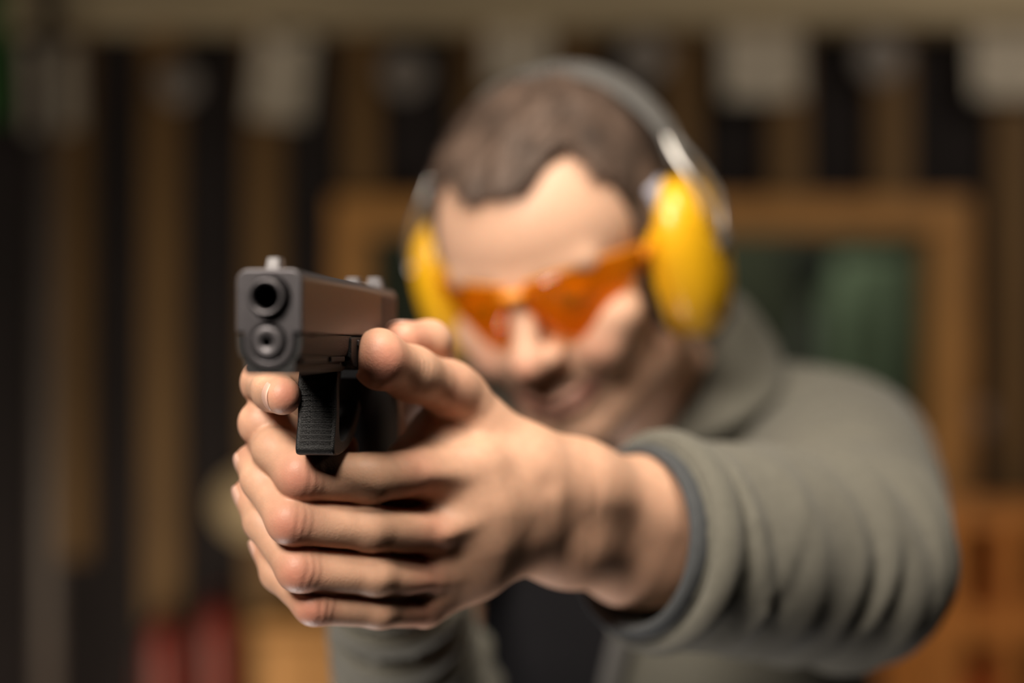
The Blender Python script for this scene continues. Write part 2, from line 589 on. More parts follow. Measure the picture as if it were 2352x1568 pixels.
# ---- paper targets and round plates hung along the slats
def paper_target(cx, cy, wpx, hpx, tilt, label):
    d = WD - 60
    c = Q(cx, cy, d)
    w2, h2 = wpx / 2 / F * d, hpx / 2 / F * d
    ct, st = math.cos(tilt), math.sin(tilt)
    V, n, m_ = [], 7, 9
    for s_ in (0, 1):
        for i in range(n):
            for j in range(m_):
                u, v = (i / (n - 1) * 2 - 1) * w2, (j / (m_ - 1) * 2 - 1) * h2
                bow = 10 * (u / w2) ** 2 + 14 * max(0, -v / h2) ** 2
                V.append((c[0] + u * ct - v * st, d - 12 - bow + s_ * 0.8, c[2] + u * st + v * ct))
    Fc = []
    for i in range(n - 1):
        for j in range(m_ - 1):
            q = [i * m_ + j, (i + 1) * m_ + j, (i + 1) * m_ + j + 1, i * m_ + j + 1]
            Fc.append(q)
            Fc.append([k + n * m_ for k in q[::-1]])
    r = empty('paper_target', tuple((c + np.array([0, 0, -h2])) / 1000 + np.array([0, 0, CAMZ])))
    tag(r, label, 'paper target', 'paper targets under the beam')
    mesh_obj('sheet', V, Fc, M['paper'], r)
    rings = [[(c[0] + rr * math.cos(t), yy, c[2] + rr * math.sin(t)) for t in np.linspace(0, 2 * math.pi, 20, endpoint=False)]
             for rr, yy in ((13, d - 12.4), (13, d - 13.6))]
    mesh_obj('bullseye', *loft(rings), M['ink'], r, smooth=False)
    mesh_obj('clip', *box((c[0] - 22, d - 16, c[2] + h2 - 18), (c[0] + 22, d + 18, c[2] + h2 + 8)), M['dark'], r, smooth=False, bevel=3)


paper_target(128, 205, 118, 200, 0.05, 'dim white paper target hanging behind the grey pole at far left')
paper_target(650, 180, 128, 200, -0.10, 'tilted white paper target above the pistol')
paper_target(1190, 115, 150, 180, 0.0, 'white paper target directly above the shooter\'s hair')
paper_target(1746, 130, 176, 205, 0.0, 'bright white paper target right of the headband, above the yellow ear cup')
paper_target(2312, 125, 170, 205, 0.0, 'white paper target cut by the right edge of the picture')


def round_plate(cx, cy, rpx, label):
    d = WD - 70
    c = Q(cx, cy, d)
    r = rpx / F * d
    t = np.linspace(0, 2 * math.pi, 32, endpoint=False)
    root = empty('round_target', tuple((c + np.array([0, 0, -r])) / 1000 + np.array([0, 0, CAMZ])))
    tag(root, label, 'round target', 'round grey targets under the beam')
    rings = [np.c_[c[0] + rr * np.cos(t), np.full(32, d + yy), c[2] + rr * np.sin(t)] for rr, yy in ((r * .96, 14), (r, 10), (r, 2), (r * .96, 0), (r * .55, -2))]
    mesh_obj('plate', *loft(rings), M['disc'], root)
    mesh_obj('bolt', *loft([np.c_[c[0] + rr * np.cos(t[::4]), np.full(8, d + yy), c[2] + rr * np.sin(t[::4])] for rr, yy in ((9, -1), (9, -8), (5, -10))]), M['dark'], root, smooth=False)
    mesh_obj('bracket', *box((c[0] - 12, d + 12, c[2] - 10), (c[0] + 12, WD - 2, c[2] + 10)), M['dark'], root, smooth=False)


round_plate(408, 190, 46, 'faint grey round target on the second slat from the left')
round_plate(928, 165, 52, 'dim grey round target left of the shooter\'s head')
round_plate(1480, 130, 56, 'grey round target just above the headband')
round_plate(2025, 130, 56, 'grey round target between two white paper targets at upper right')

# ---- grey pole and green panel at the left edge
pl = empty('metal_pole', (Q(110, 0, 3300)[0] / 1000, 3.3, 0))
tag(pl, 'slim grey metal pole rising from floor to ceiling at far left', 'pole')
px_ = Q(110, 0, 3300)[0]
mesh_obj('shaft', *tube([(px_, 3300, FLOOR + 8), (px_, 3300, -200), (px_, 3300, 1390)], 24, 16), M['pole'], pl)
mesh_obj('foot_plate', *loft([[(px_ + r * math.cos(t), 3300 + r * math.sin(t), z) for t in np.linspace(0, 2 * math.pi, 24, endpoint=False)]
                              for r, z in ((70, FLOOR), (70, FLOOR + 8), (28, FLOOR + 22))]), M['pole'], pl)
gp = empty('hanging_panel', (Q(-70, 260, 3200)[0] / 1000, 3.2, CAMZ + Q(0, 280, 3200)[2] / 1000))
tag(gp, 'green panel hanging at the left edge of the picture', 'panel')
mesh_obj('panel', *pbox(-160, -60, 12, 275, 3200, 3212), M['green'], gp, smooth=False, bevel=3)
for xx in (-140, -10):
    c = Q(xx, -55, 3206)
    mesh_obj('chain', *tube([(c[0], 3206, c[2]), (c[0], 3206, 1395)], 3, 6), M['dark'], gp)

# ---- cream disc on the wall behind the hands
c = Q(575, 1160, 3540)
r = 82 / F * 3540
t = np.linspace(0, 2 * math.pi, 40, endpoint=False)
dc = empty('wall_disc', tuple((c - np.array([0, 0, r])) / 1000 + np.array([0, 0, CAMZ])))
tag(dc, 'cream round disc on the wall half hidden by the fingertips', 'disc')
mesh_obj('rim', *loft([np.c_[c[0] + a_ * np.cos(t), np.full(40, y_), c[2] + a_ * np.sin(t)] for a_, y_ in ((r, 3600), (r, 3545), (r * .95, 3536), (r * .88, 3540))], cap=True), M['cream'], dc)
mesh_obj('face', *loft([np.c_[c[0] + a_ * np.cos(t), np.full(40, y_), c[2] + a_ * np.sin(t)] for a_, y_ in ((r * .86, 3545), (r * .86, 3538), (r * .4, 3537))], cap=True), M['cream'], dc)


# ---- red extinguishers at lower left
def extinguisher(cx, top, rr, d, label):
    c = Q(cx, top, d)
    x, z = c[0], c[2]
    root = empty('fire_extinguisher', (x / 1000, d / 1000, CAMZ + (z - 520) / 1000))
    tag(root, label, 'extinguisher', 'red extinguishers at lower left')
    t = np.linspace(0, 2 * math.pi, 28, endpoint=False)
    prof = [(rr * .9, z - 520), (rr, z - 505), (rr, z - 90), (rr * .93, z - 50), (rr * .7, z - 20), (rr * .35, z - 4), (rr * .2, z + 6)]
    mesh_obj('cylinder', *loft([np.c_[x + a * np.cos(t), d + a * np.sin(t), np.full(28, h)] for a, h in prof]), M['red'], root)
    mesh_obj('valve', *loft([np.c_[x + a * np.cos(t[::2]), d + a * np.sin(t[::2]), np.full(14, h)] for a, h in ((13, z + 2), (13, z + 26), (8, z + 32))]), M['dark'], root)
    mesh_obj('handle', *tube([(x, d, z + 26), (x + 15, d - 20, z + 34), (x + 22, d - 60, z + 30)], 6, 8), M['red'], root)
    mesh_obj('hose', *tube(spline([(x, d - 8, z + 18), (x - rr * .5, d - rr - 6, z - 30), (x - rr * .4, d - rr - 8, z - 150), (x - rr * .3, d - rr - 10, z - 300)], 16), 8, 8), M['dark'], root)
    mesh_obj('bracket', *box((x - rr * .6, d + rr * .7, z - 300), (x + rr * .6, WD, z - 260)), M['dark'], root, smooth=False)


extinguisher(372, 1425, 52, 3480, 'dull dark red extinguisher, the left one of two beside the amber cabinet')
extinguisher(494, 1388, 58, 3480, 'brighter red extinguisher next to the amber cabinet')

# ---- amber cabinet at bottom left of centre
ca = empty('wooden_cabinet', (Q(715, 1420, 3100)[0] / 1000, 3.25, 0))
tag(ca, 'amber wooden cabinet at the bottom of the picture under the hands', 'cabinet')
a, b = Q(585, 1425, 3100), Q(870, 1600, 3100)
mesh_obj('top', *box((a[0] - 8, 3090, a[2] - 26), (b[0] + 8, 3540, a[2])), M['amberwood'], ca, smooth=False, bevel=4)
mesh_obj('body', *box((a[0], 3110, FLOOR + 60), (b[0], 3530, a[2] - 26)), M['amberwood'], ca, smooth=False, bevel=4)
for i in range(2):
    x0 = lerp(a[0], b[0], i / 2) + 5
    x1 = lerp(a[0], b[0], (i + 1) / 2) - 5
    d_ = mesh_obj('door', *box((x0, 3096, FLOOR + 80), (x1, 3112, a[2] - 40)), M['amberwood'], ca, smooth=False, bevel=3)
    hx = x1 - 25 if i == 0 else x0 + 25
    mesh_obj('knob', *loft([[(hx + q * math.cos(t), yy, a[2] - 220 + q * math.sin(t)) for t in np.linspace(0, 2 * math.pi, 14, endpoint=False)] for q, yy in ((5, 3096), (5, 3082), (11, 3078), (9, 3070))]), M['dark'], d_)
mesh_obj('plinth', *box((a[0] + 20, 3130, FLOOR), (b[0] - 20, 3500, FLOOR + 60)), M['dark'], ca, smooth=False)

# ---- rust brown shelf unit at the right edge
sh = empty('wooden_shelf', (Q(2270, 1300, 3000)[0] / 1000, 3.2, 0))
tag(sh, 'rust brown wooden shelf unit at the lower right edge behind the elbow', 'shelf')
a, b = Q(2140, 1190, 3000), Q(2560, 1190, 3000)
for x0, x1 in ((a[0], a[0] + 70), (Q(2305, 0, 3000)[0], Q(2305, 0, 3000)[0] + 40), (b[0] - 30, b[0])):
    mesh_obj('upright', *box((x0, 3000, FLOOR), (x1, 3420, a[2])), M['rustwood'], sh, smooth=False, bevel=3)
mesh_obj('back_panel', *box((a[0] + 8, 3420, FLOOR + 30), (b[0] - 8, 3435, a[2] - 10)), M['rustwood'], sh, smooth=False)
for py0, py1 in ((1195, 1215), (1405, 1478), (1640, 1665)):
    z1, z0 = Q(0, py0, 3000)[2], Q(0, py1, 3000)[2]
    mesh_obj('shelf_board', *box((a[0] + 6, 3008, z0), (b[0] - 6, 3418, z1)), M['rustwood'], sh, smooth=False, bevel=3)
c0, c1 = Q(2165, 1548, 3040), Q(2285, 1640, 3040)
rb = empty('storage_box', ((c0[0] + c1[0]) / 2000, 3.15, CAMZ + Q(0, 1640, 3000)[2] / 1000))
tag(rb, 'red orange storage box on the lower shelf at bottom right', 'box')
zb = Q(0, 1640, 3000)[2]
mesh_obj('body', *loft([[(c0[0] + e, 3040 + e, z), (c1[0] - e, 3040 + e, z), (c1[0] - e, 3300 - e, z), (c0[0] + e, 3300 - e, z)] for e, z in ((8, zb), (0, c0[2] - 14))]), M['redbox'], rb, smooth=False, bevel=4)
mesh_obj('lid', *box((c0[0] - 5, 3034, c0[2] - 16), (c1[0] + 5, 3306, c0[2])), M['redbox'], rb, smooth=False, bevel=4)

# ---- wall switch right of the window
sw = empty('wall_switch', tuple(Q(2263, 990, WD) / 1000 + np.array([0, 0, CAMZ])))
tag(sw, 'small greyish wall switch between the window frame and the last slat', 'switch')
mesh_obj('plate', *pbox(2244, 930, 2288, 992, WD - 12, WD), M['switch'], sw, smooth=False, bevel=3)
mesh_obj('rocker', *pbox(2256, 945, 2276, 977, WD - 18, WD - 11), M['switch'], sw, smooth=False, bevel=3)


# ================================================================== the pistol (local mm: x right, y back from the muzzle, z up from the bore)
G0 = Q(617, 684, 527)
gd = np.array([354 / F, 1.0, -19 / F])
gd /= np.linalg.norm(gd)
gr = np.array([gd[1], -gd[0], 0.0])
gr /= np.linalg.norm(gr)
gu = np.cross(gr, gd)
GB = np.stack([gr, gd, gu])


def G(v):
    return np.asarray(v, float) @ GB + G0


def Ginv(X, Y, Z):
    x, y, z = X - G0[0], Y - G0[1], Z - G0[2]
    return (x * gr[0] + y * gr[1] + z * gr[2], x * gd[0] + y * gd[1] + z * gd[2], x * gu[0] + y * gu[1] + z * gu[2])


def gobj(name, V, Fc, m, parent, **kw):
    return mesh_obj(name, G(V), Fc, m, parent, **kw)


def cut(o, cutters):
    mods = []
    tmp = []
    for V, Fc in cutters:
        c = fix(mesh_obj('tmp_cutter', G(V), Fc, None))
        tmp.append(c)
        b = o.modifiers.new('cut', 'BOOLEAN')
        b.object = c
        b.operation = 'DIFFERENCE'
        b.solver = 'EXACT'
    bpy.context.view_layer.update()
    dg = bpy.context.evaluated_depsgraph_get()
    me = bpy.data.meshes.new_from_object(o.evaluated_get(dg))
    o.modifiers.clear()
    old = o.data
    o.data = me
    bpy.data.meshes.remove(old)
    for c in tmp:
        bpy.data.objects.remove(c)


def bev(o, w_, seg=2, ang=35):
    b = o.modifiers.new('bevel', 'BEVEL')
    b.width = w_ / 1000
    b.segments = seg
    b.limit_method = 'ANGLE'
    b.angle_limit = math.radians(ang)
    for p in o.data.polygons:
        p.use_smooth = True
    # flat faces keep flat shading through weighted normals
    wn = o.modifiers.new('normals', 'WEIGHTED_NORMAL')
    wn.keep_sharp = True


def prism_y(poly, y0, y1):
    """polygon of (x, z) extruded along y"""
    n = len(poly)
    V = [(x, y0, z) for x, z in poly] + [(x, y1, z) for x, z in poly]
    Fc = [list(range(n))[::-1], list(range(n, 2 * n))]
    for i in range(n):
        j = (i + 1) % n
        Fc.append([i, j, j + n, i + n])
    # outward faces
    return np.array(V, float), [f[::-1] for f in Fc]


def prism_x(poly, x0, x1):
    """polygon of (y, z) extruded along x"""
    n = len(poly)
    V = [(x0, y, z) for y, z in poly] + [(x1, y, z) for y, z in poly]
    Fc = [list(range(n))[::-1], list(range(n, 2 * n))]
    for i in range(n):
        j = (i + 1) % n
        Fc.append([i, j, j + n, i + n])
    return np.array(V, float), Fc


def cyl_y(cx, cz, prof, n=40, cap=True):
    """lathe about an axis along y: prof = (radius, y)"""
    t = np.linspace(0, 2 * math.pi, n, endpoint=False)
    return loft([np.c_[cx + r * np.cos(t), np.full(n, y), cz + r * np.sin(t)] for r, y in prof], cap)


def fix(o):
    bm = bmesh.new()
    bm.from_mesh(o.data)
    bmesh.ops.recalc_face_normals(bm, faces=bm.faces)
    bm.to_mesh(o.data)
    bm.free()
    return o


def slide_poly(e=0.0, lobe_only=False):
    pts = []
    w2, zt, zb, rt = 12.75 + e, 10.9 + e, -13.1 - e, 4.8
    lw = 9.6 + e
    for a in np.linspace(0, math.pi / 2, 7):
        pts.append((w2 - rt + rt * math.cos(a), zt - rt + rt * math.sin(a)))
    for a in np.linspace(math.pi / 2, math.pi, 7):
        pts.append((-w2 + rt + rt * math.cos(a), zt - rt + rt * math.sin(a)))
    pts += [(-w2, zb), (-lw, zb)]
    for a in np.linspace(math.pi, 2 * math.pi, 19):
        pts.append((lw * math.cos(a), -16.6 + (9.9 + e) * math.sin(a)))
    pts += [(lw, zb), (w2, zb)]
    return pts


pistol = empty('pistol', tuple(G((0, 150, -125)) / 1000 + np.array([0, 0, CAMZ])))
tag(pistol, 'black semi-automatic pistol with grey steel slide held in both hands', 'pistol')
SL = 186.0
sl = fix(gobj('slide', *prism_y(slide_poly(), 0, SL), M['slide'], pistol))
cut(sl, [cyl_y(0.4, 0, ((7.9, -5), (7.9, 30))), cyl_y(-0.2, -16.6, ((6.9, -5), (6.9, 12)))])
bev(sl, 1.7, 4, 40)
gobj('barrel', *cyl_y(-0.2, 0.3, ((7.1, 30), (7.1, -2.6), (6.95, -3.5), (6.5, -4.1), (5.9, -4.2), (5.3, -3.8), (5.0, -2.8), (4.9, 0)), 64, False), M['slide'], pistol)
gobj('bore', *cyl_y(-0.2, 0.3, ((4.92, -0.6), (4.9, 10), (4.9, 27), (0.1, 27.2)), 40, False), M['bore'], pistol)
gobj('guide_rod', *cyl_y(-0.3, -16.5, ((6.3, 12), (6.3, -0.6), (6.0, -1.6), (5.4, -1.9), (2.2, -1.9), (1.8, -1.4), (1.75, 0)), 48, False), M['slide'], pistol)
gobj('rod_hole', *cyl_y(-0.3, -16.5, ((1.78, -0.6), (1.75, 5), (0.1, 5.95)), 20, False), M['bore'], pistol)
for i in range(9):                              # rear grasping grooves: raised ribs on both flats
    y = 150 + i * 3.6
    for s in (-1, 1):
        gobj('serration_rib', *box((s * 12.75 - 0.45, y, -11.5), (s * 12.75 + 0.45, y + 2.0, 6.4)), M['slide'], pistol, smooth=False)
# front sight: tapered post
fs = fix(gobj('front_sight', *loft([[(-2.6, y0, z), (2.6, y0, z), (2.6, y1, z), (-2.6, y1, z)] if z < 12 else [(-2.15, y0, z), (2.15, y0, z), (2.15, y1, z), (-2.15, y1, z)]
                                 for z, y0, y1 in ((10.5, 4.5, 14), (15.4, 6.0, 14))]), M['sight'], pistol))
bev(fs, 0.35)
# rear sight: notched block
rp = [(-9.5, 10.6), (-8.0, 15.9), (-2.3, 15.9), (-2.3, 12.6), (2.3, 12.6), (2.3, 15.9), (8.0, 15.9), (9.5, 10.6)]
rs = fix(gobj('rear_sight', *prism_y(rp, 164, 172), M['sight'], pistol))
bev(rs, 0.5)
# dust cover with a gap round the slide nose and an accessory rail groove
dcp = [(12.5, -13.3), (12.2, -18.5), (11.4, -21.6), (9.9, -22.6), (9.5, -24.4), (10.0, -26.4), (8.6, -28.4), (-8.6, -28.4),
       (-10.0, -26.4), (-9.5, -24.4), (-9.9, -22.6), (-11.4, -21.6), (-12.2, -18.5), (-12.5, -13.3)]
du = fix(gobj('dust_cover', *prism_y(dcp, 0.9, 84), M['polymer'], pistol))
cut(du, [prism_y(slide_poly(0.7), -3, 22)])
bev(du, 0.6, 2, 30)
for s in (-1, 1):                               # rail cross slot blocks
    for y0, y1 in ((6, 46), (52, 76)):
        rb_ = fix(gobj('rail_block', *box((s * 10.4 - 1.1, y0, -24.2), (s * 10.4 + 1.1, y1, -22.0)), M['polymer'], pistol))
        bev(rb_, 0.4)
# frame: wide body from the trigger guard to the tang
fr = [(80, -13.5), (SL - 1, -13.5), (SL + 8, -17), (SL + 6, -24), (176, -30), (160, -34), (122, -32), (118, -28.5), (92, -28.0), (84, -27), (80, -23)]
fo = fix(gobj('frame', *prism_x(fr, -13.2, 13.2), M['polymer'], pistol))
bev(fo, 1.4, 3, 20)
tl = fix(gobj('slide_lever', *box((12.9, 108, -17.5), (14.6, 132, -14.6)), M['slide'], pistol))
bev(tl, 0.5)
td = fix(gobj('takedown_lever', *box((12.9, 92, -17.6), (14.0, 99, -15.0)), M['slide'], pistol))
bev(td, 0.4)
# trigger guard: ring of outer and inner outlines in the side view
outer = spline([(76, -27), (73.5, -34), (73.6, -42), (72.8, -50), (70.2, -58), (69.6, -61.4), (72, -63.4), (82, -63.8), (96, -62), (110, -57), (124, -46)], 46)
inner = spline([(82, -27), (79.8, -34), (80, -42), (79.8, -49), (80, -54), (82, -57.2), (85, -58.0), (90, -57.6), (99, -55), (110, -49), (118, -41)], 46)
W2 = 8.4
V, Fc = [], []
n = len(outer)
for i in range(n):
    V += [(-W2, *outer[i]), (W2, *outer[i]), (W2, *inner[i]), (-W2, *inner[i])]
for i in range(n - 1):
    a = i * 4
    for k in range(4):
        b = (k + 1) % 4
        Fc.append([a + k, a + b, a + b + 4, a + k + 4])
Fc += [[0, 1, 2, 3][::-1], [n * 4 - 4, n * 4 - 3, n * 4 - 2, n * 4 - 1]]
tg = fix(gobj('trigger_guard', V, Fc, M['polymer'], pistol))
bev(tg, 1.3, 3, 50)
for i in range(12):                             # horizontal grip ridges on the front of the guard
    z = -33.0 - i * 2.3
    k = np.argmin(np.abs(outer[:20, 1] - z))
    y = np.interp(-z, -outer[:20, 1], outer[:20, 0])
    rg = fix(gobj('grip_ridge', *loft([[(-6.9, y + 0.6, zz), (6.9, y + 0.6, zz), (6.5, y - dp, zz2), (-6.5, y - dp, zz2)] for zz, zz2, dp in ((z - 0.92, z - 0.72, 0.35), (z + 0.92, z + 0.72, 0.35))]), M['polymer'], pistol))
    for p in rg.data.polygons:
        p.use_smooth = False
# trigger
tr_path = spline([(104, -28), (101, -36), (98.5, -43), (97, -50), (95, -54)], 14)
tv, tf = loft([[(-3.2, y - 2.2, z), (3.2, y - 2.2, z), (3.2, y + 2.4, z), (-3.2, y + 2.4, z)] for y, z in tr_path])
t_ = fix(gobj('trigger', tv, tf, M['polymer'], pistol))
bev(t_, 0.8, 2, 40)
# grip
rings = []
for z, yf, yr, hw in ((-28, 124, 188, 14.5), (-36, 124, 188, 16.0), (-50, 130, 192, 16.4), (-75, 140, 196, 15.0), (-100, 150, 206, 15.2), (-124, 158, 214, 15.4)):
    a = np.linspace(0, 2 * math.pi, 40, endpoint=False)
    ca_, sa_ = np.cos(a), np.sin(a)
    x = hw * np.sign(ca_) * np.abs(ca_) ** 0.55
    y = (yf + yr) / 2 + (yr - yf) / 2 * np.sign(sa_) * np.abs(sa_) ** 0.7
    rings.append(np.c_[x, y, np.full(40, z)])
gobj('grip', *loft(rings), M['polymer'], pistol)
mg = fix(gobj('magazine_base', *box((-14, 156, -131), (14, 219, -124)), M['polymer'], pistol))
bev(mg, 1.5)


def gun_sdf(X, Y, Z):
    """coarse distance to frame + grip, used so that skin presses against the gun instead of entering it"""
    x, y, z = Ginv(X, Y, Z)

    def rb(cx, cy, cz, hx, hy, hz, r, yy):
        qx, qy, qz = np.abs(x - cx) - hx + r, np.abs(yy - cy) - hy + r, np.abs(z - cz) - hz + r
        return np.sqrt(np.maximum(qx, 0) ** 2 + np.maximum(qy, 0) ** 2 + np.maximum(qz, 0) ** 2) + np.minimum(np.maximum(np.maximum(qx, qy), qz), 0) - r
    d = rb(0, 135, -20.5, 13.3, 56, 8.5, 2, y)
    d = np.minimum(d, rb(0, 93, -1, 13.0, 93, 13, 3, y))
    d = np.minimum(d, rb(0, 45, -21, 12.3, 45, 7.4, 2, y))
    yy = y + 0.36 * (z + 36)
    d = np.minimum(d, rb(0, 152, -78, 15.2, 28.5, 48, 9, yy))
    return d


# ================================================================== the person
person = empty('person', (0.11, 1.24, 0.0))
tag(person, 'smiling man in grey fleece jacket aiming a pistol toward the viewer', 'person')
SKIN = np.array([0.66, 0.40, 0.275])
RED = np.array([0.60, 0.235, 0.165])

# ---- hands and forearms
hf = Field((-135, 584, -152), (96, 806, 20), 0.9)


def finger(field, pts, rad, k=3.0, km=2.0, crease=None, flat=None):
    pts = [np.asarray(p, float) for p in pts]
    A = np.array(pts)
    mr = max(rad) + 8
    g = field.sub(A.min(0) - mr, A.max(0) + mr)
    g.chain(pts, rad, k)
    if crease:
        for (p, u, offs, amp, wdt, R_) in crease:
            def fn(X, Y, Z, p=p, u=u):
                t = (X - p[0]) * u[0] + (Y - p[1]) * u[1] + (Z - p[2]) * u[2]
                rr = (X - p[0]) ** 2 + (Y - p[1]) ** 2 + (Z - p[2]) ** 2
                s = 0
                for q, o in enumerate(offs):
                    s = s + np.exp(-((t - o + 0.35 * np.sin(Z * 0.5 + q)) / wdt) ** 2)
                return amp * s * np.exp(-rr / R_ ** 2)
            g.op(fn, p - 16, p + 16, 0, 'd')
    field.merge(g, km)
    return pts


def unit(v):
    v = np.asarray(v, float)
    return v / np.linalg.norm(v)


red_pts = []          # (point, radius, strength): knuckles and fingertips are redder skin

# left (supporting) hand: four fingers wrapped over the front
L_index = [Q(962, 1086, 652), Q(850, 1098, 632), Q(692, 1088, 618.5), Q(630, 1032, 629), Q(607, 1010, 648)]
L_middle = [Q(1002, 1222, 656), Q(850, 1212, 634), Q(668, 1195, 619), Q(600, 1102, 634), Q(577, 1058, 650)]
L_ring = [Q(985, 1328, 662), Q(860, 1318, 640), Q(688, 1306, 625), Q(603, 1200, 640), Q(572, 1132, 654)]
L_pinky = [Q(975, 1392, 670), Q(870, 1398, 650), Q(722, 1388, 635), Q(637, 1318, 647), Q(606, 1252, 659)]
rads = [(11.5, 10.8, 10.9, 9.2, 8.4), (11.2, 10.0, 10.2, 8.6, 7.6), (10.6, 9.6, 9.8, 8.0, 7.3), (9.8, 8.6, 8.9, 7.2, 6.5)]
# palm and back of the left hand
wr = [Q(1192, 1086, 700), Q(1204, 1128, 697), Q(1200, 1172, 698), Q(1186, 1214, 703)]
for fpts, wp, r0, r1 in zip((L_index, L_middle, L_ring, L_pinky), wr, (12, 12, 11.5, 10.5), (19, 19, 19, 19)):
    m_ = lerp(fpts[0], wp, 0.5) + np.array([2, -2.5, 0.5])
    hf.chain([fpts[0] + np.array([0, 1.5, 0]), m_, wp], [r0, lerp(r0, r1, .35), r1], 12)
hf.chain([Q(930, 1052, 662), Q(1000, 990, 676), Q(1095, 985, 692), Q(1195, 1070, 702)], [8.5, 10, 15, 19], 9)
hf.chain([Q(960, 1240, 684), Q(1100, 1180, 706)], [16, 18], 14)
# forearm
EL = Q(1935, 1285, 850)
hf.chain([Q(1196, 1086, 702), Q(1320, 1120, 722), Q(1490, 1178, 764), lerp(Q(1490, 1178, 764), EL, .25)], [20.5, 22, 27, 31], 16)
hf.chain([Q(1186, 1214, 706), Q(1300, 1240, 728), Q(1450, 1278, 768), lerp(Q(1450, 1278, 768), EL, .25)], [19.5, 21, 24, 29], 16)
for fpts, rr in zip((L_index, L_middle, L_ring, L_pinky), rads):
    u = unit(fpts[2] - fpts[0])
    p = fpts[2] + np.array([2.0, -7.0, 1.0])
    finger(hf, fpts, rr, 4.0, 1.6, crease=[(p, u, (-1.0, -4.6, -8.0), 0.55, 0.75, 9.0), (lerp(fpts[3], fpts[2], .1) + np.array([-6, -4, 0]), unit(fpts[4] - fpts[2]), (0, 2.4), 0.3, 0.7, 6.0)])
    red_pts += [(fpts[2] + np.array([0, -9, -2.]), 10, .75), (fpts[0] + np.array([-2, -9, 0.]), 11, .5), (fpts[4], 9, .5)]
hf.chain([Q(930, 1130, 668), Q(760, 1130, 650), Q(650, 1080, 652)], [13, 13, 11], 3)  # added filler masses behind the fingers, block light leaking through the gaps
hf.chain([Q(940, 1250, 672), Q(770, 1250, 652), Q(660, 1200, 656)], [13, 13, 11], 3)
hf.chain([Q(940, 1345, 680), Q(780, 1345, 664), Q(690, 1290, 664)], [12, 12, 10], 3)
# MCP knuckle bumps and dips between them
for p0, p1 in ((L_index, L_middle), (L_middle, L_ring), (L_ring, L_pinky)):
    c = lerp(p0[0], p1[0], 0.5) + np.array([2, -12, 0])
    hf.op(lambda X, Y, Z, c=c: 2.6 * np.exp(-((X - c[0]) ** 2 / 130 + (Y - c[1]) ** 2 / 90 + (Z - c[2]) ** 2 / 22)), c - 26, c + 26, 0, 'd')
c = Q(1252, 1112, 684)
hf.op(lambda X, Y, Z, c=c: 1.3 * np.exp(-((X - c[0]) ** 2 / 30 + (Y - c[1]) ** 2 / 120 + (Z - c[2]) ** 2 / 45)), c - 26, c + 26, 0, 'd')
# tendons
for a_, b_ in ((L_middle[0], wr[1]), (L_index[0], wr[0])):
    hf.cone(a_ + np.array([4, -9.0, 0]), lerp(a_, b_, .8) + np.array([3, -14.0, 0]), 2.2, 2.0, 6)
# left thumb
L_thumb = [Q(1150, 1030, 698), Q(1052, 912, 682), Q(1030, 893, 674), Q(945, 858, 648), Q(872, 826, 624)]
finger(hf, L_thumb, (16, 13.2, 12.6, 11.9, 11.6), 6, 3.0,
       crease=[(L_thumb[3] + np.array([2, -9, 6.]), unit(L_thumb[4] - L_thumb[2]), (-3, 0, 3, 6), 0.4, 0.8, 9)])
g = hf.sub(L_thumb[4] - 26, L_thumb[4] + 26)
g.ell(L_thumb[4] + np.array([-0.5, 1.5, 0.5]), (10.6, 13, 13.2), 0)
hf.merge(g, 5)
red_pts += [(L_thumb[4] + np.array([2, -8, -2.]), 13, .8), (L_thumb[2] + np.array([0, -8, 0.]), 14, .3)]

# right (shooting) hand: trigger finger straight along the frame, the rest round the grip
g = Field.sub(hf, (-134, 585, -148), (60, 805, 18))
R_index = [Q(668, 878, 694), Q(606, 879, 645), Q(628, 896, 619), Q(649, 909, 601)]
R_middle = [Q(665, 955, 697), Q(603, 972, 642), Q(690, 1012, 637), Q(780, 1030, 644)]
R_ring = [Q(672, 1050, 700), Q(640, 1062, 650), Q(715, 1075, 643), Q(800, 1080, 650)]
R_pinky = [Q(685, 1140, 705), Q(660, 1150, 657), Q(735, 1160, 653), Q(790, 1160, 660)]
RW = Q(868, 1050, 765)
for fpts in (R_index, R_middle, R_ring, R_pinky):
    g.chain([fpts[0], RW + (fpts[0] - R_ring[0]) * 0.25], [12.5, 20], 12)
g.chain([RW, Q(925, 1500, 890)], [27, 36], 10)
g.chain([Q(700, 900, 705), Q(930, 950, 748), RW], [12, 16, 22], 14)
R_thumb = [Q(935, 965, 748), Q(1002, 862, 716), Q(986, 786, 692), Q(928, 782, 676)]
for fpts, rr in ((R_index, (12, 9.8, 8.9, 8.1)), (R_middle, (12, 10.2, 9.4, 8.4)), (R_ring, (12, 9.6, 8.8, 8)), (R_pinky, (11, 8.8, 8, 7.2)), (R_thumb, (15, 12, 10.4, 9.4))):
    finger(g, fpts, rr, 4, 2)
red_pts += [(R_index[3] + np.array([3, -6, 0.]), 8, .75), (R_index[1], 9, .45), (R_middle[1], 10, .4), (R_thumb[3], 12, .8)]
hf.merge(g, 0.6)
hf.op(lambda X, Y, Z: gun_sdf(X, Y, Z) - 0.25, hf.lo, hf.lo + hf.n * hf.h, 2.2, 's')
HV, HF = hf.mesh(2)
del g


def redness(V, pts):
    s = np.zeros(len(V))
    for p, r_, k_ in pts:
        s = np.maximum(s, k_ * np.exp(-((V - p) ** 2).sum(1) / r_ ** 2))
    return s[:, None]


HC = lerp(SKIN * np.array([0.88, 0.84, 0.82]), RED * np.array([0.95, 0.9, 0.9]), redness(HV, red_pts))

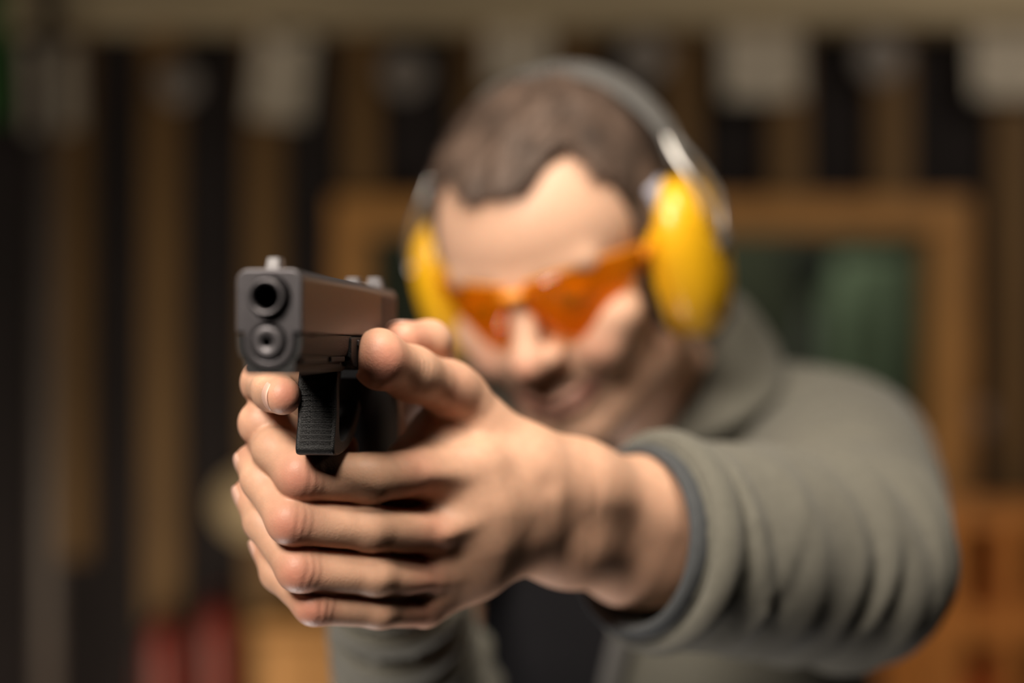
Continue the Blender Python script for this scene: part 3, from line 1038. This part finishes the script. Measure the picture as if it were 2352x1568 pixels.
# ---- head, in a local frame (x to the picture's right, y away from the face, z up; origin between the ears)
def rot3(y, p, r):
    Rz = np.array([[math.cos(y), -math.sin(y), 0], [math.sin(y), math.cos(y), 0], [0, 0, 1]])
    Rx = np.array([[1, 0, 0], [0, math.cos(p), -math.sin(p)], [0, math.sin(p), math.cos(p)]])
    Ry = np.array([[math.cos(r), 0, math.sin(r)], [0, 1, 0], [-math.sin(r), 0, math.cos(r)]])
    return Ry @ Rz @ Rx


HR = rot3(-0.42, 0.43, -0.125)
HT = np.array([41.0, 1010.0, 46.0])


def H(v):
    return np.asarray(v, float) @ HR.T + HT


def h(x, f, z):
    return np.array([x, -f, z], float)


NECK = np.array([118.0, 1115.0, -62.0])          # base of the neck
nl = HR.T @ (NECK - HT)
kf = Field((-100, -132, -150), (150, 150, 145), 1.6)
kf.ell(h(0, -12, 50), (76, 97, 80), 10)
kf.ell(h(0, 36, 50), (64, 52, 54), 22)
kf.ell(h(0, 34, -15), (61, 52, 58), 22)
kf.chain([h(-58, 0, -28), h(-50, 18, -58), h(-18, 70, -80)], [17, 17, 15], 16)
kf.chain([h(58, 0, -28), h(50, 18, -58), h(18, 70, -80)], [17, 17, 15], 16)
kf.ell(h(0, 75, -82), (22, 16, 15), 12)
kf.ell(h(0, 64, -48), (33, 29, 30), 14)
kf.ell(h(0, 30, -66), (40, 45, 22), 16)
for s in (-1, 1):
    kf.ell(h(s * 46, 60, -6), (22, 20, 18), 12)
    kf.ell(h(s * 37, 70, -23), (18, 16, 16), 12)
    kf.cone(h(s * 8, 85, 35), h(s * 44, 73, 39), 7.5, 7, 12)
    kf.ell(h(s * 31, 97, 21), (16, 15, 9), 9, 's')
    kf.ell(h(s * 31, 73, 21), (14.5, 14, 12), 3)
    kf.ell(h(s * 31, 90, 20), (13, 9, 2.6), 2.5, 's')
    kf.ell(h(s * 76, -8, 0), (9, 18, 30), 5)
kf.cone(h(0, 85, 28), h(0, 104, -6), 7.5, 10, 8)
kf.ell(h(0, 106, -13), (12.5, 13.5, 11), 6)
for s in (-1, 1):
    kf.ell(h(s * 12.5, 96, -14), (8, 11, 8), 5)
    kf.ell(h(s * 7, 102, -21.5), (3.6, 5, 3), 2, 's')
# smiling mouth
up = [h(-31, 76, -43), h(-18, 88, -49), h(-5, 94, -50), h(5, 94, -50), h(18, 88, -49), h(31, 76, -43)]
lo_ = [h(-30, 76, -45), h(-16, 87, -56), h(0, 92, -59), h(16, 87, -56), h(30, 76, -45)]
kf.chain(up, [2.5, 3.6, 4.2, 4.2, 3.6, 2.5], 4)
kf.chain(lo_, [2.5, 4.4, 5.2, 4.4, 2.5], 4)
sl_ = [h(-33, 80, -43.5), h(-18, 92, -51.5), h(0, 98, -54), h(18, 92, -51.5), h(33, 80, -43.5)]
for i in range(4):
    kf.cone(sl_[i], sl_[i + 1], 2.7, 2.7, 2.0, 's')
for s in (-1, 1):                                # nasolabial folds
    ff = [h(s * 16, 92, -18), h(s * 30, 88, -30), h(s * 39, 80, -46)]
    for i in range(2):
        kf.cone(ff[i], ff[i + 1], 2.4, 2.4, 5, 's')
kf.cone(h(0, 96, -70), h(0, 96, -70), 6, 6, 6, 's')
kf.chain([h(0, -28, -40), lerp(h(0, -28, -50), nl, .55), nl], [54, 53, 60], 14)
KV, KF = kf.mesh(2)
x_, f_, z_ = KV[:, 0], -KV[:, 1], KV[:, 2]
KC = np.repeat(SKIN[None] * 1.0, len(KV), 0)


def mixc(mask, colr):
    global KC
    m_ = np.clip(mask, 0, 1)[:, None]
    KC = KC * (1 - m_) + np.array(colr) * m_


mixc(0.35 * np.exp(-((np.abs(x_) - 40) ** 2 / 300 + (z_ + 18) ** 2 / 260)), RED)
mixc(0.5 * np.exp(-(x_ ** 2 / 160 + (z_ + 13) ** 2 / 160)) * (f_ > 90), RED)
stub = sstep(-22, -34, z_) * sstep(10, 35, f_) * (1 - 0.6 * np.exp(-((np.abs(x_) - 42) ** 2 / 200 + (z_ + 32) ** 2 / 200)))
mixc(0.3 * stub, (0.17, 0.10, 0.07))
mous_shade = np.exp(-((np.abs(x_) - 14) ** 2 / 330 + (z_ + 38) ** 2 / 50)) * (f_ > 78)
mixc(0.9 * mous_shade, (0.10, 0.06, 0.04))  # moustache stubble, widened and darkened to hold the shade under the nose
mixc(0.25 * np.exp(-(x_ ** 2 / 200 + (z_ + 82) ** 2 / 130)) * (f_ > 70), (0.13, 0.085, 0.06))
lip = np.exp(-((z_ - (-53 + 0.008 * x_ ** 2)) ** 2 / 34)) * (np.abs(x_) < 30) * (f_ > 74)
mixc(0.8 * lip, (0.36, 0.11, 0.09))
slit = np.exp(-((z_ - (-53.6 + 0.0095 * x_ ** 2)) ** 2 / 11)) * (np.abs(x_) < 34) * (f_ > 74)
mixc(1.0 * slit, (0.06, 0.02, 0.02))
brow = np.exp(-((z_ - (39 - 0.006 * (np.abs(x_) - 26) ** 2)) ** 2 / 18)) * sstep(8, 15, np.abs(x_)) * sstep(52, 44, np.abs(x_)) * (f_ > 66)
mixc(0.7 * brow, (0.11, 0.07, 0.045))
lash = np.exp(-((z_ - 21) ** 2 / 14 + (np.abs(x_) - 31) ** 2 / 130)) * (f_ > 76)
mixc(0.6 * lash, (0.16, 0.07, 0.05))

# ---- trunk, upper arms and legs under the clothes
LS = Q(1930, 1080, 1100)
RS = np.array([-66.0, 1152.0, -100.0])
RE = np.array([-62.0, 950.0, -275.0])
bf = Field((-320, 700, -1455), (480, 1420, 10), 8.0)
bf.chain([NECK + np.array([0, 8, -2]), NECK + np.array([-10, 35, -70])], [46, 60], 20)
bf.chain([LS, RS], [46, 46], 20)
bf.ell((100, 1168, -250), (150, 92, 210), 30)
bf.ell((105, 1210, -480), (150, 100, 120), 30)
bf.chain([LS, EL, lerp(EL, Q(1490, 1235, 768), .75)], [46, 40, 30], 10)
bf.chain([RS, RE, lerp(RE, Q(925, 1500, 890), .6)], [46, 38, 33], 10)
for s in (-1, 1):
    bf.chain([(105 + s * 75, 1215, -540), (105 + s * 95, 1235, -960), (105 + s * 105, 1260, -1360), (105 + s * 110, 1215, -1400)], [78, 52, 36, 34], 20)
BV, BF = bf.mesh(2)
BC = np.repeat(SKIN[None], len(BV), 0)

af = Field((-150, 735, -330), (40, 1010, 0), 2.2)
af.chain([lerp(RW, Q(925, 1500, 890), .0), Q(925, 1500, 890), RE], [26.5, 35.5, 40], 10)
AV, AF = af.mesh(2)
AC = np.repeat(SKIN[None], len(AV), 0)
V, Fc = join([(HV, HF), (H(KV), KF), (BV, BF), (AV, AF)])
body = mesh_obj('body', V, Fc, M['skin'], person, attr=np.vstack([HC, KC, BC, AC]))


def fingernail(tip, fdir, nrm, rad, width, length, back, name='fingernail'):
    """thin curved plate lying on the finger end"""
    f = unit(fdir)
    n_ = unit(np.asarray(nrm, float) - f * np.dot(nrm, f))
    s_ = np.cross(f, n_)
    V, nu, nv = [], 13, 11
    for lay in (0.0, -0.55):
        for i in range(nv):
            v = i / (nv - 1)
            for j in range(nu):
                u = j / (nu - 1) * 2 - 1
                vv = v
                lim = 1.0
                if v < .3:
                    lim = math.sqrt(max(0.0, 1 - ((.3 - v) / .3) ** 2)) * .45 + .55
                ww = u * lim
                a = ww * width / 2 / rad
                yy = (vv - 1) * length + back + (1.8 * (1 - u * u) - 1.2) * (vv > .7) * (vv - .7) / .3
                sag = -0.5 * max(0, (vv - .6) / .4) ** 2
                V.append(tip + f * yy + (n_ * math.cos(a) + s_ * math.sin(a)) * (rad + 0.22 + lay + sag))
    N = nu * nv
    Fc = []
    for i in range(nv - 1):
        for j in range(nu - 1):
            q = [i * nu + j, i * nu + j + 1, (i + 1) * nu + j + 1, (i + 1) * nu + j]
            Fc.append(q)
            Fc.append([k + N for k in q[::-1]])
    rim = [j for j in range(nu)] + [i * nu + nu - 1 for i in range(1, nv)] + [(nv - 1) * nu + j for j in range(nu - 2, -1, -1)] + [i * nu for i in range(nv - 2, 0, -1)]
    for i in range(len(rim)):
        a, b = rim[i], rim[(i + 1) % len(rim)]
        Fc.append([a, a + N, b + N, b])
    return fix(mesh_obj(name, V, Fc, M['nail'], person))


fingernail(R_index[3], R_index[3] - R_index[2], (-0.93, -0.36, -0.05), 8.0, 13.0, 11.5, 3.4)
fingernail(L_middle[4], L_middle[4] - L_middle[3], (-0.85, -0.5, -0.35), 7.6, 11, 10, 4.0)
fingernail(L_ring[4], L_ring[4] - L_ring[3], (-0.85, -0.5, -0.35), 7.3, 10.5, 10, 4.0)
fingernail(L_pinky[4], L_pinky[4] - L_pinky[3], (-0.85, -0.45, -0.4), 6.5, 9, 8.5, 3.5)
fingernail(L_thumb[4], L_thumb[4] - L_thumb[3], (0.75, 0.55, 0.35), 11.4, 14, 14, 5.5)
fingernail(R_thumb[3], R_thumb[3] - R_thumb[2], (0.2, 0.75, 0.6), 9.4, 13, 13, 5.5)

# eyes
for s in (-1, 1):
    c = h(s * 31, 73.5, 20.5)
    n1, n2 = 20, 14
    V = []
    for i in range(n2 + 1):
        th = math.pi * i / n2
        for j in range(n1):
            ph = 2 * math.pi * j / n1
            V.append(c + 12.6 * np.array([math.sin(th) * math.cos(ph), -math.cos(th), math.sin(th) * math.sin(ph)]))
    Fc = [[i * n1 + j, i * n1 + (j + 1) % n1, (i + 1) * n1 + (j + 1) % n1, (i + 1) * n1 + j] for i in range(n2) for j in range(n1)]
    e = fix(mesh_obj('eye', H(V), Fc, M['eye'], person))
    V = [c + np.array([r * math.cos(a), -math.sqrt(max(0, 12.9 ** 2 - r * r)), r * math.sin(a)]) for r in (5.8, 4, 2, .3) for a in np.linspace(0, 2 * math.pi, 20, endpoint=False)]
    mesh_obj('iris', H(V), loft([np.zeros((20, 3))] * 4)[1], M['iris'], e)

# ---- hair: a short tousled cap with strands
gf = Field((-100, -120, -70), (100, 125, 160), 2.0)
gf.ell(h(0, -12, 50), (78, 99, 82), 8)
gf.ell(h(0, 34, 52), (65, 54, 55), 20)
gf.ell(h(0, -30, -10), (72, 74, 70), 20)


def hair_limit(X, Y, Z):
    """positive where hair grows"""
    ax = np.abs(X + 2)
    fwd = -Y
    front = Z - (93 + 15 * sstep(18, 42, ax) - 26 * sstep(46, 66, ax))
    side = np.minimum(34 + 0.10 * Z - fwd, Z + 48)
    m_ = np.maximum(front, side * 0.9)
    return m_


def hair_thick(X, Y, Z):
    n_ = (np.sin(X * .16 + Z * .07 + 1.3) * np.sin(Y * .13 - Z * .11) + .6 * np.sin(X * .31 - Y * .23 + Z * .2))
    return -(4.5 + 3.5 * sstep(60, 125, Z) + 1.5 * n_)


gf.op(hair_thick, gf.lo, gf.lo + gf.n * gf.h, 0, 'd')
gf.op(lambda X, Y, Z: -hair_limit(X, Y, Z) * np.ones_like(X + Y + Z), gf.lo, gf.lo + gf.n * gf.h, 5, 'i')
GV, GF = gf.mesh(1)
# strands grow from the cap surface, combed forwards and to one side
v0, v1, v2 = GV[GF[:, 0]], GV[GF[:, 1]], GV[GF[:, 2]]
nrm = np.cross(v1 - v0, v2 - v0)
nrm /= np.linalg.norm(nrm, axis=1)[:, None] + 1e-9
cen = (v0 + v2) / 2
good = np.where((np.abs(cen[:, 0]) > -1) & (((cen - np.array([0, 12, 50])) * nrm).sum(1) > 20))[0]
pick = rng.choice(good, 11000)
sp, sf = [], []
off = 0
for q in pick:
    p = cen[q] + rng.normal(0, 1.2, 3)
    n_ = nrm[q]
    comb = np.array([-0.45, -0.9, -0.15]) + rng.normal(0, .3, 3)
    d_ = comb - n_ * np.dot(comb, n_)
    d_ = unit(d_)
    Lh = rng.uniform(7, 14) if cen[q][2] > 70 else rng.uniform(4, 7)
    s_ = np.cross(d_, n_) * 0.36
    a = p - n_ * 1.5
    b = p + d_ * Lh * .5 + n_ * Lh * .14
    c = p + d_ * Lh + n_ * Lh * .05
    sp += [a - s_, a + s_, b - s_ * .8, b + s_ * .8, c]
    sf += [[off, off + 1, off + 3, off + 2], [off + 2, off + 3, off + 4]]
    off += 5
V, Fc = join([(GV, GF), (np.array(sp), sf)])
mesh_obj('hair', H(V), Fc, M['hair'], person)

# ---- fleece jacket
C0 = Q(1462, 1240, 758)                          # centre of the left cuff opening
ca = unit(EL - C0)
jf = Field((-215, 715, -640), (410, 1420, 60), 3.6)
jf.ell((100, 1165, -250), (188, 122, 250), 10)
jf.ell((104, 1205, -480), (182, 128, 150), 40)
jf.chain([LS + np.array([-10, 0, 4]), RS], [70, 66], 30)
jf.chain([NECK + np.array([2, 35, 4]), LS + np.array([-40, 20, 20])], [62, 58], 30)
jf.chain([NECK + np.array([-4, 35, 0]), RS + np.array([20, 10, 10])], [60, 56], 30)
jf.cone((104, 1205, -600), (104, 1205, -640), 150, 150, 30)
lsl = jf.sub((-20, 715, -330), (400, 1300, 60))
lsl.cone(C0, lerp(C0, EL, .5), 52, 59, 8)
lsl.cone(lerp(C0, EL, .5), EL, 58, 59, 8)
lsl.cone(EL, LS, 60, 73, 14)
fold = [(24, -3.2, 4.5, .02), (38, 2.2, 5, .2), (54, 1.6, 6, -.25), (72, 1.5, 8, .3), (104, 3.0, 8, .15), (126, 3.6, 7, -.1), (148, 4.2, 8, .2), (170, 4.0, 9, .05), (194, 3.5, 10, -.1)]


def sleeve_folds(X, Y, Z):
    t_ = (X - C0[0]) * ca[0] + (Y - C0[1]) * ca[1] + (Z - C0[2]) * ca[2]
    vx = (Z - C0[2] - t_ * ca[2])
    vy = (Y - C0[1] - t_ * ca[1])
    s = 0
    for i, (t0, A, w_, sk) in enumerate(fold):
        am = 1.5 * A * (0.72 + 0.28 * np.sin(vx * .035 + i * 1.9))
        s = s - am * np.exp(-((t_ - t0 + sk * vx + 0.10 * vy + 3 * np.sin(vx * .05 + i)) / w_) ** 2)
        s = s + 0.8 * am * np.exp(-((t_ - t0 - w_ * 1.5 + sk * vx + 0.10 * vy + 3 * np.sin(vx * .05 + i)) / (w_ * .55)) ** 2)
    return s


lsl.op(sleeve_folds, lsl.lo, lsl.lo + lsl.n * lsl.h, 0, 'd')
ua = unit(LS - EL)


def upper_folds(X, Y, Z):
    t_ = (X - EL[0]) * ua[0] + (Y - EL[1]) * ua[1] + (Z - EL[2]) * ua[2]
    vx = X - EL[0] - t_ * ua[0]
    s = 0
    for i, (t0, A, w_) in enumerate(((36, 3.5, 9), (66, 3.6, 10), (98, 3.2, 12), (136, 3.0, 13), (180, 2.6, 15))):
        s = s - 1.7 * A * np.exp(-((t_ - t0 + .25 * vx + 4 * np.sin(Z * .04 + i)) / w_) ** 2)
    return s


lsl.op(upper_folds, lsl.lo, lsl.lo + lsl.n * lsl.h, 0, 'd')
lsl.op(lambda X, Y, Z: -((X - C0[0]) * ca[0] + (Y - C0[1]) * ca[1] + (Z - C0[2]) * ca[2]), lsl.lo, lsl.lo + lsl.n * lsl.h, 1, 'i')
jf.merge(lsl, 12)
rsl = jf.sub((-215, 715, -420), (60, 1300, 0))
RC = Q(908, 1335, 838)
ra_ = unit(RE - RC)
rsl.cone(RC, RE, 41, 52, 8)
rsl.cone(RE, RS, 54, 68, 14)
rsl.op(lambda X, Y, Z: -2.5 * np.sin(((X - RC[0]) * ra_[0] + (Y - RC[1]) * ra_[1] + (Z - RC[2]) * ra_[2]) * .28 + .03 * X), rsl.lo, rsl.lo + rsl.n * rsl.h, 0, 'd')
jf.merge(rsl, 10)
# hollow cuffs
jf.cone(C0 - ca * 60, C0 + ca * 55, 46, 44, 2, 's')
jf.cone(RC - ra_ * 80, RC + ra_ * 20, 37, 37, 2, 's')


def opening(X, Y, Z):
    """slab between the two front edges, front half of the body only"""
    zl = -Z
    xl = -15 + (zl - 70) * -0.16
    xr = 122 + (zl - 70) * -0.28
    d = np.maximum(xl - X, X - xr)
    d = np.maximum(d, Y - 1150)
    return np.maximum(d, Z + 40) + 0 * (X + Y + Z)


body_only = (slice(None), slice(int((985 - 715) / 3.6), None), slice(None))
old = jf.f.copy()
jf.op(opening, jf.lo, jf.lo + jf.n * jf.h, 4, 's')
jf.f[:, :int((985 - 715) / 3.6), :] = old[:, :int((985 - 715) / 3.6), :]
del old
# neck hole
jf.cone(NECK + np.array([-6, -6, 70]), NECK + np.array([-2, 10, -75]), 64, 58, 6, 's')
JV, JF = jf.mesh(2)
jacket = mesh_obj('jacket', JV, JF, M['fleece'], person)


def ring(c, ax, R_, r_, n=64, m_=12, squash=1.0, wob=0.0):
    ax = unit(ax)
    u = unit(np.cross(ax, [0, 0, 1.0]))
    v = np.cross(ax, u)
    V = []
    for i in range(n):
        a = 2 * math.pi * i / n
        o = u * math.cos(a) + v * math.sin(a)
        for j in range(m_):
            b = 2 * math.pi * j / m_
            V.append(c + o * (R_ + wob * math.sin(3 * a) + r_ * squash * math.cos(b)) + ax * (r_ * math.sin(b)))
    Fc = [[i * m_ + j, ((i + 1) % n) * m_ + j, ((i + 1) % n) * m_ + (j + 1) % m_, i * m_ + (j + 1) % m_] for i in range(n) for j in range(m_)]
    return np.array(V), Fc


fix(mesh_obj('cuff_lining', *ring(C0 + ca * 1, ca, 48.0, 6.5, squash=.6), M['cuff'], jacket))
fix(mesh_obj('cuff_hem', *ring(C0 + ca * 15, ca, 53.5, 9.5, squash=.75, wob=.8), M['fleece'], jacket))
fix(mesh_obj('cuff_hem', *ring(RC + ra_ * 8, ra_, 40.0, 8, squash=.6), M['fleece'], jacket))
# collar: stand, fold and flap
S_ = [Q(1480, 1090, 1045), Q(1600, 1035, 1062), (182, 1090, -60), (172, 1150, -40), (112, 1190, -25), (52, 1165, -35), (38, 1110, -60), Q(1140, 1070, 1045)]
F_ = [Q(1535, 1015, 1035), Q(1600, 905, 1045), Q(1662, 775, 1072), Q(1688, 690, 1108), (112, 1205, 52), (25, 1170, 30), Q(1150, 870, 1100), Q(1120, 970, 1060)]
E_ = [Q(1562, 1032, 1028), Q(1718, 958, 1036), Q(1798, 880, 1072), Q(1722, 738, 1130), (120, 1262, 5), (-22, 1195, 0), Q(1060, 900, 1105), Q(1050, 1010, 1055)]
S_, F_, E_ = (spline(np.array([np.asarray(p, float) for p in q]), 44) for q in (S_, F_, E_))
V = []
rows = 15
for i in range(44):
    col = spline(np.array([S_[i], lerp(S_[i], F_[i], .7) + (F_[i] - E_[i]) * .08, F_[i], lerp(F_[i], E_[i], .35) + (F_[i] - S_[i]) * .06, E_[i]]), rows)
    V += list(col)
Fc = [[i * rows + j, (i + 1) * rows + j, (i + 1) * rows + j + 1, i * rows + j + 1] for i in range(43) for j in range(rows - 1)]
co = mesh_obj('collar', V, Fc, M['fleece'], jacket)
sd = co.modifiers.new('thickness', 'SOLIDIFY')
sd.thickness = 0.006
sd.offset = 0
# zipper tapes along the open front
for pts in ([Q(1128, 1090, 1035), Q(1090, 1300, 1035), Q(1046, 1560, 1038), Q(1030, 1700, 1045)], [Q(1520, 1120, 1035), Q(1470, 1300, 1032), Q(1405, 1560, 1036), Q(1380, 1700, 1045)]):
    mesh_obj('zipper_tape', *tube(spline(np.array(pts), 24), 8, 10, flat=.3, up=(1, 0, 0)), M['band'], jacket)

# ---- t-shirt, trousers, shoes
tf_ = Field((-120, 1000, -620), (330, 1350, -20), 5.0)
tf_.ell((98, 1166, -250), (165, 112, 235), 10)
tf_.ell((104, 1205, -480), (165, 112, 150), 40)
tf_.chain([LS + np.array([-60, 10, 0]), RS + np.array([40, 0, 0])], [52, 52], 30)
tf_.cone(NECK + np.array([-2, 6, -40]), NECK + np.array([-3, 0, -14]), 66, 62, 20)
tf_.cone(NECK + np.array([-12, -14, 60]), NECK + np.array([-2, 8, -30]), 56, 57, 3, 's')
TV, TF = tf_.mesh(2)
mesh_obj('t_shirt', TV, TF, M['tshirt'], person)
pf = Field((-200, 1040, -1450), (420, 1400, -480), 7.0)
pf.ell((105, 1212, -560), (168, 118, 110), 10)
for s in (-1, 1):
    pf.chain([(105 + s * 78, 1215, -600), (105 + s * 98, 1235, -960), (105 + s * 110, 1258, -1425)], [92, 72, 60], 24)
pf.cone((105 - 110, 1258, -1500), (105 + 110, 1258, -1500), 60, 60, 4, 's')
PV, PF = pf.mesh(2)
mesh_obj('trousers', PV, PF, M['denim'], person)
for s in (-1, 1):
    cx = 105 + s * 112
    sf_ = Field((cx - 70, 1060, -1452), (cx + 70, 1360, -1340), 4.0)
    sf_.chain([(cx, 1300, -1412), (cx, 1220, -1412), (cx + s * 8, 1120, -1424)], [40, 42, 34], 14)
    sf_.cone((cx, 1290, -1380), (cx, 1280, -1360), 38, 38, 14)
    sf_.op(lambda X, Y, Z: -1448.0 - Z + 0 * (X + Y), sf_.lo, sf_.lo + sf_.n * sf_.h, 2, 'i')
    SV, SF = sf_.mesh(2)
    mesh_obj('shoe', SV, SF, M['shoe'], person)

# ================================================================== ear muffs (head-local millimetres)
muffs = empty('ear_muffs', tuple(H(h(0, -2, -60)) / 1000 + np.array([0, 0, CAMZ])))
tag(muffs, 'yellow ear muffs with grey headband worn over the man\'s ears', 'ear muffs')


def cup_rings(s, prof, cy=-2, cz=2, ry=42, rz=56, n=48, pw=0.85):
    a = np.linspace(0, 2 * math.pi, n, endpoint=False)
    out = []
    for k, x in prof:
        yy = np.sign(np.cos(a)) * np.abs(np.cos(a)) ** pw * ry * k
        zz = np.sign(np.sin(a)) * np.abs(np.sin(a)) ** pw * rz * k
        out.append(np.c_[np.full(n, s * x), -(cy + yy), cz + zz])
    return loft(out)


for s in (-1, 1):
    def hm(name, VF, m, par=muffs, **kw):
        return fix(mesh_obj(name, H(VF[0]), VF[1], m, par, **kw))
    cup = hm('ear_cup', cup_rings(s, ((.90, 80), (.96, 81.5), (1.0, 86), (1.0, 92), (.95, 99), (.84, 105), (.64, 109.5), (.35, 112.5), (.08, 113.5))), M['yellow'])
    hm('base_plate', cup_rings(s, ((.95, 73), (.99, 74.5), (.99, 78), (.93, 79.5), (.86, 81))), M['yellow'], cup)
    hm('cushion', cup_rings(s, ((.70, 62), (.88, 64), (.93, 67), (.92, 71), (.85, 74))), M['blackfoam'])
    hm('pivot', cup_rings(s, ((1, 111), (1, 116), (.6, 118)), cy=-2, cz=10, ry=9, rz=9, n=20, pw=1), M['band'], cup)
    hm('slider', box((s * 80 - 5, -22, 22), (s * 80 + 5, 2, 62)), M['palegrey'], cup, bevel=2)
    for q in (-1, 1):
        hm('yoke_wire', tube(spline(np.array([h(s * 114, -2 + q * 3, 10), h(s * 114, -4 + q * 14, 32), h(s * 106, -9 + q * 13, 56), h(s * 95, -16 + q * 10, 74), h(s * 88, -24 + q * 7, 86)]), 20), 2.4, 8), M['steelwire'])
bp = [h(-91, -15, 62), h(-84, -26, 86), h(-65, -39, 111), h(-38, -47, 130), h(0, -52, 136), h(38, -47, 130), h(66, -39, 112), h(87, -26, 87), h(94, -15, 62)]
mesh_obj('headband', H(tube(spline(np.array(bp), 60), 15, 20, flat=.2, up=(0, 1, 0))[0]), tube(spline(np.array(bp), 60), 15, 20, flat=.2, up=(0, 1, 0))[1], M['band'], muffs)
bp2 = [h(-80, -30, 96), h(-64, -38, 110), h(-36, -47, 126), h(0, -52, 132), h(36, -47, 126), h(64, -38, 110), h(80, -30, 96)]
tv, tf2 = tube(spline(np.array(bp2), 50), 12, 16, flat=.32, up=(0, 1, 0))
mesh_obj('band_pad', H(tv), tf2, M['blackfoam'], muffs)

# ================================================================== shooting glasses
gl = empty('safety_glasses', tuple(H(h(0, 98, 0)) / 1000 + np.array([0, 0, CAMZ])))
tag(gl, 'orange tinted wraparound safety glasses on the man\'s face', 'glasses')


def lens_pt(s, u, v, lay):
    x = 6 + 69 * u
    fw = 101 - 50 * (x / 75) ** 2.3 + lay
    zt = 37 + 4 * math.sin(math.pi * u) - 4 * u
    zb = 12 - 21 * math.sin(math.pi * min(u * 1.12, 1.0) ** 0.8) + 5 * max(0, (u - .35) / .65) ** 1.3
    z = lerp(zb, zt, v)
    return h(s * (x - lay * .3), fw - 4 * (1 - v) - 5.5 * (2 * v - 1) ** 2, z)


for s in (-1, 1):
    nu, nv = 28, 14
    V = [lens_pt(s, i / (nu - 1), j / (nv - 1), lay) for lay in (0, -2.0) for i in range(nu) for j in range(nv)]
    N = nu * nv
    Fc = []
    for i in range(nu - 1):
        for j in range(nv - 1):
            q = [i * nv + j, (i + 1) * nv + j, (i + 1) * nv + j + 1, i * nv + j + 1]
            Fc += [q, [k + N for k in q[::-1]]]
    rim = [i * nv for i in range(nu)] + [(nu - 1) * nv + j for j in range(1, nv)] + [i * nv + nv - 1 for i in range(nu - 2, -1, -1)] + [j for j in range(nv - 2, 0, -1)]
    for i in range(len(rim)):
        a, b = rim[i], rim[(i + 1) % len(rim)]
        Fc.append([a, a + N, b + N, b])
    fix(mesh_obj('lens', H(V), Fc, M['lens'], gl))
    # brow bar along the top edge and temple arm
    tb = [lens_pt(s, u, 1.0, -1.0) + np.array([0, 0, .5]) for u in np.linspace(0, 1, 20)]
    tv, tf2 = tube(tb, 1.2, 8)
    mesh_obj('brow_bar', H(tv), tf2, M['orange'], gl)
    p1 = lens_pt(s, 1.0, .6, -1)
    tp = spline(np.array([p1, h(s * 77, 36, 26), h(s * 78, 10, 24), h(s * 79, -12, 18), h(s * 78, -24, 4)]), 24)
    tv, tf2 = tube(tp, 5.5, 10, flat=.35)
    mesh_obj('temple_arm', H(tv), tf2, M['orange'], gl)
    tv, tf2 = loft([np.array([h(s * (8 + 3 * k) + e * math.cos(a), 95 - 3 * k, 20 - 12 * k + e * 1.6 * math.sin(a)) for a in np.linspace(0, 2 * math.pi, 12, endpoint=False)]) for k, e in ((0, 2.0), (.5, 3.0), (1, 2.0))])
    mesh_obj('nose_pad', H(tv), tf2, M['orange'], gl)
tv, tf2 = tube([h(-8, 100, 32), h(-3, 102.5, 33), h(3, 102.5, 33), h(8, 100, 32)], 4.2, 10)
mesh_obj('bridge', H(tv), tf2, M['orange'], gl)
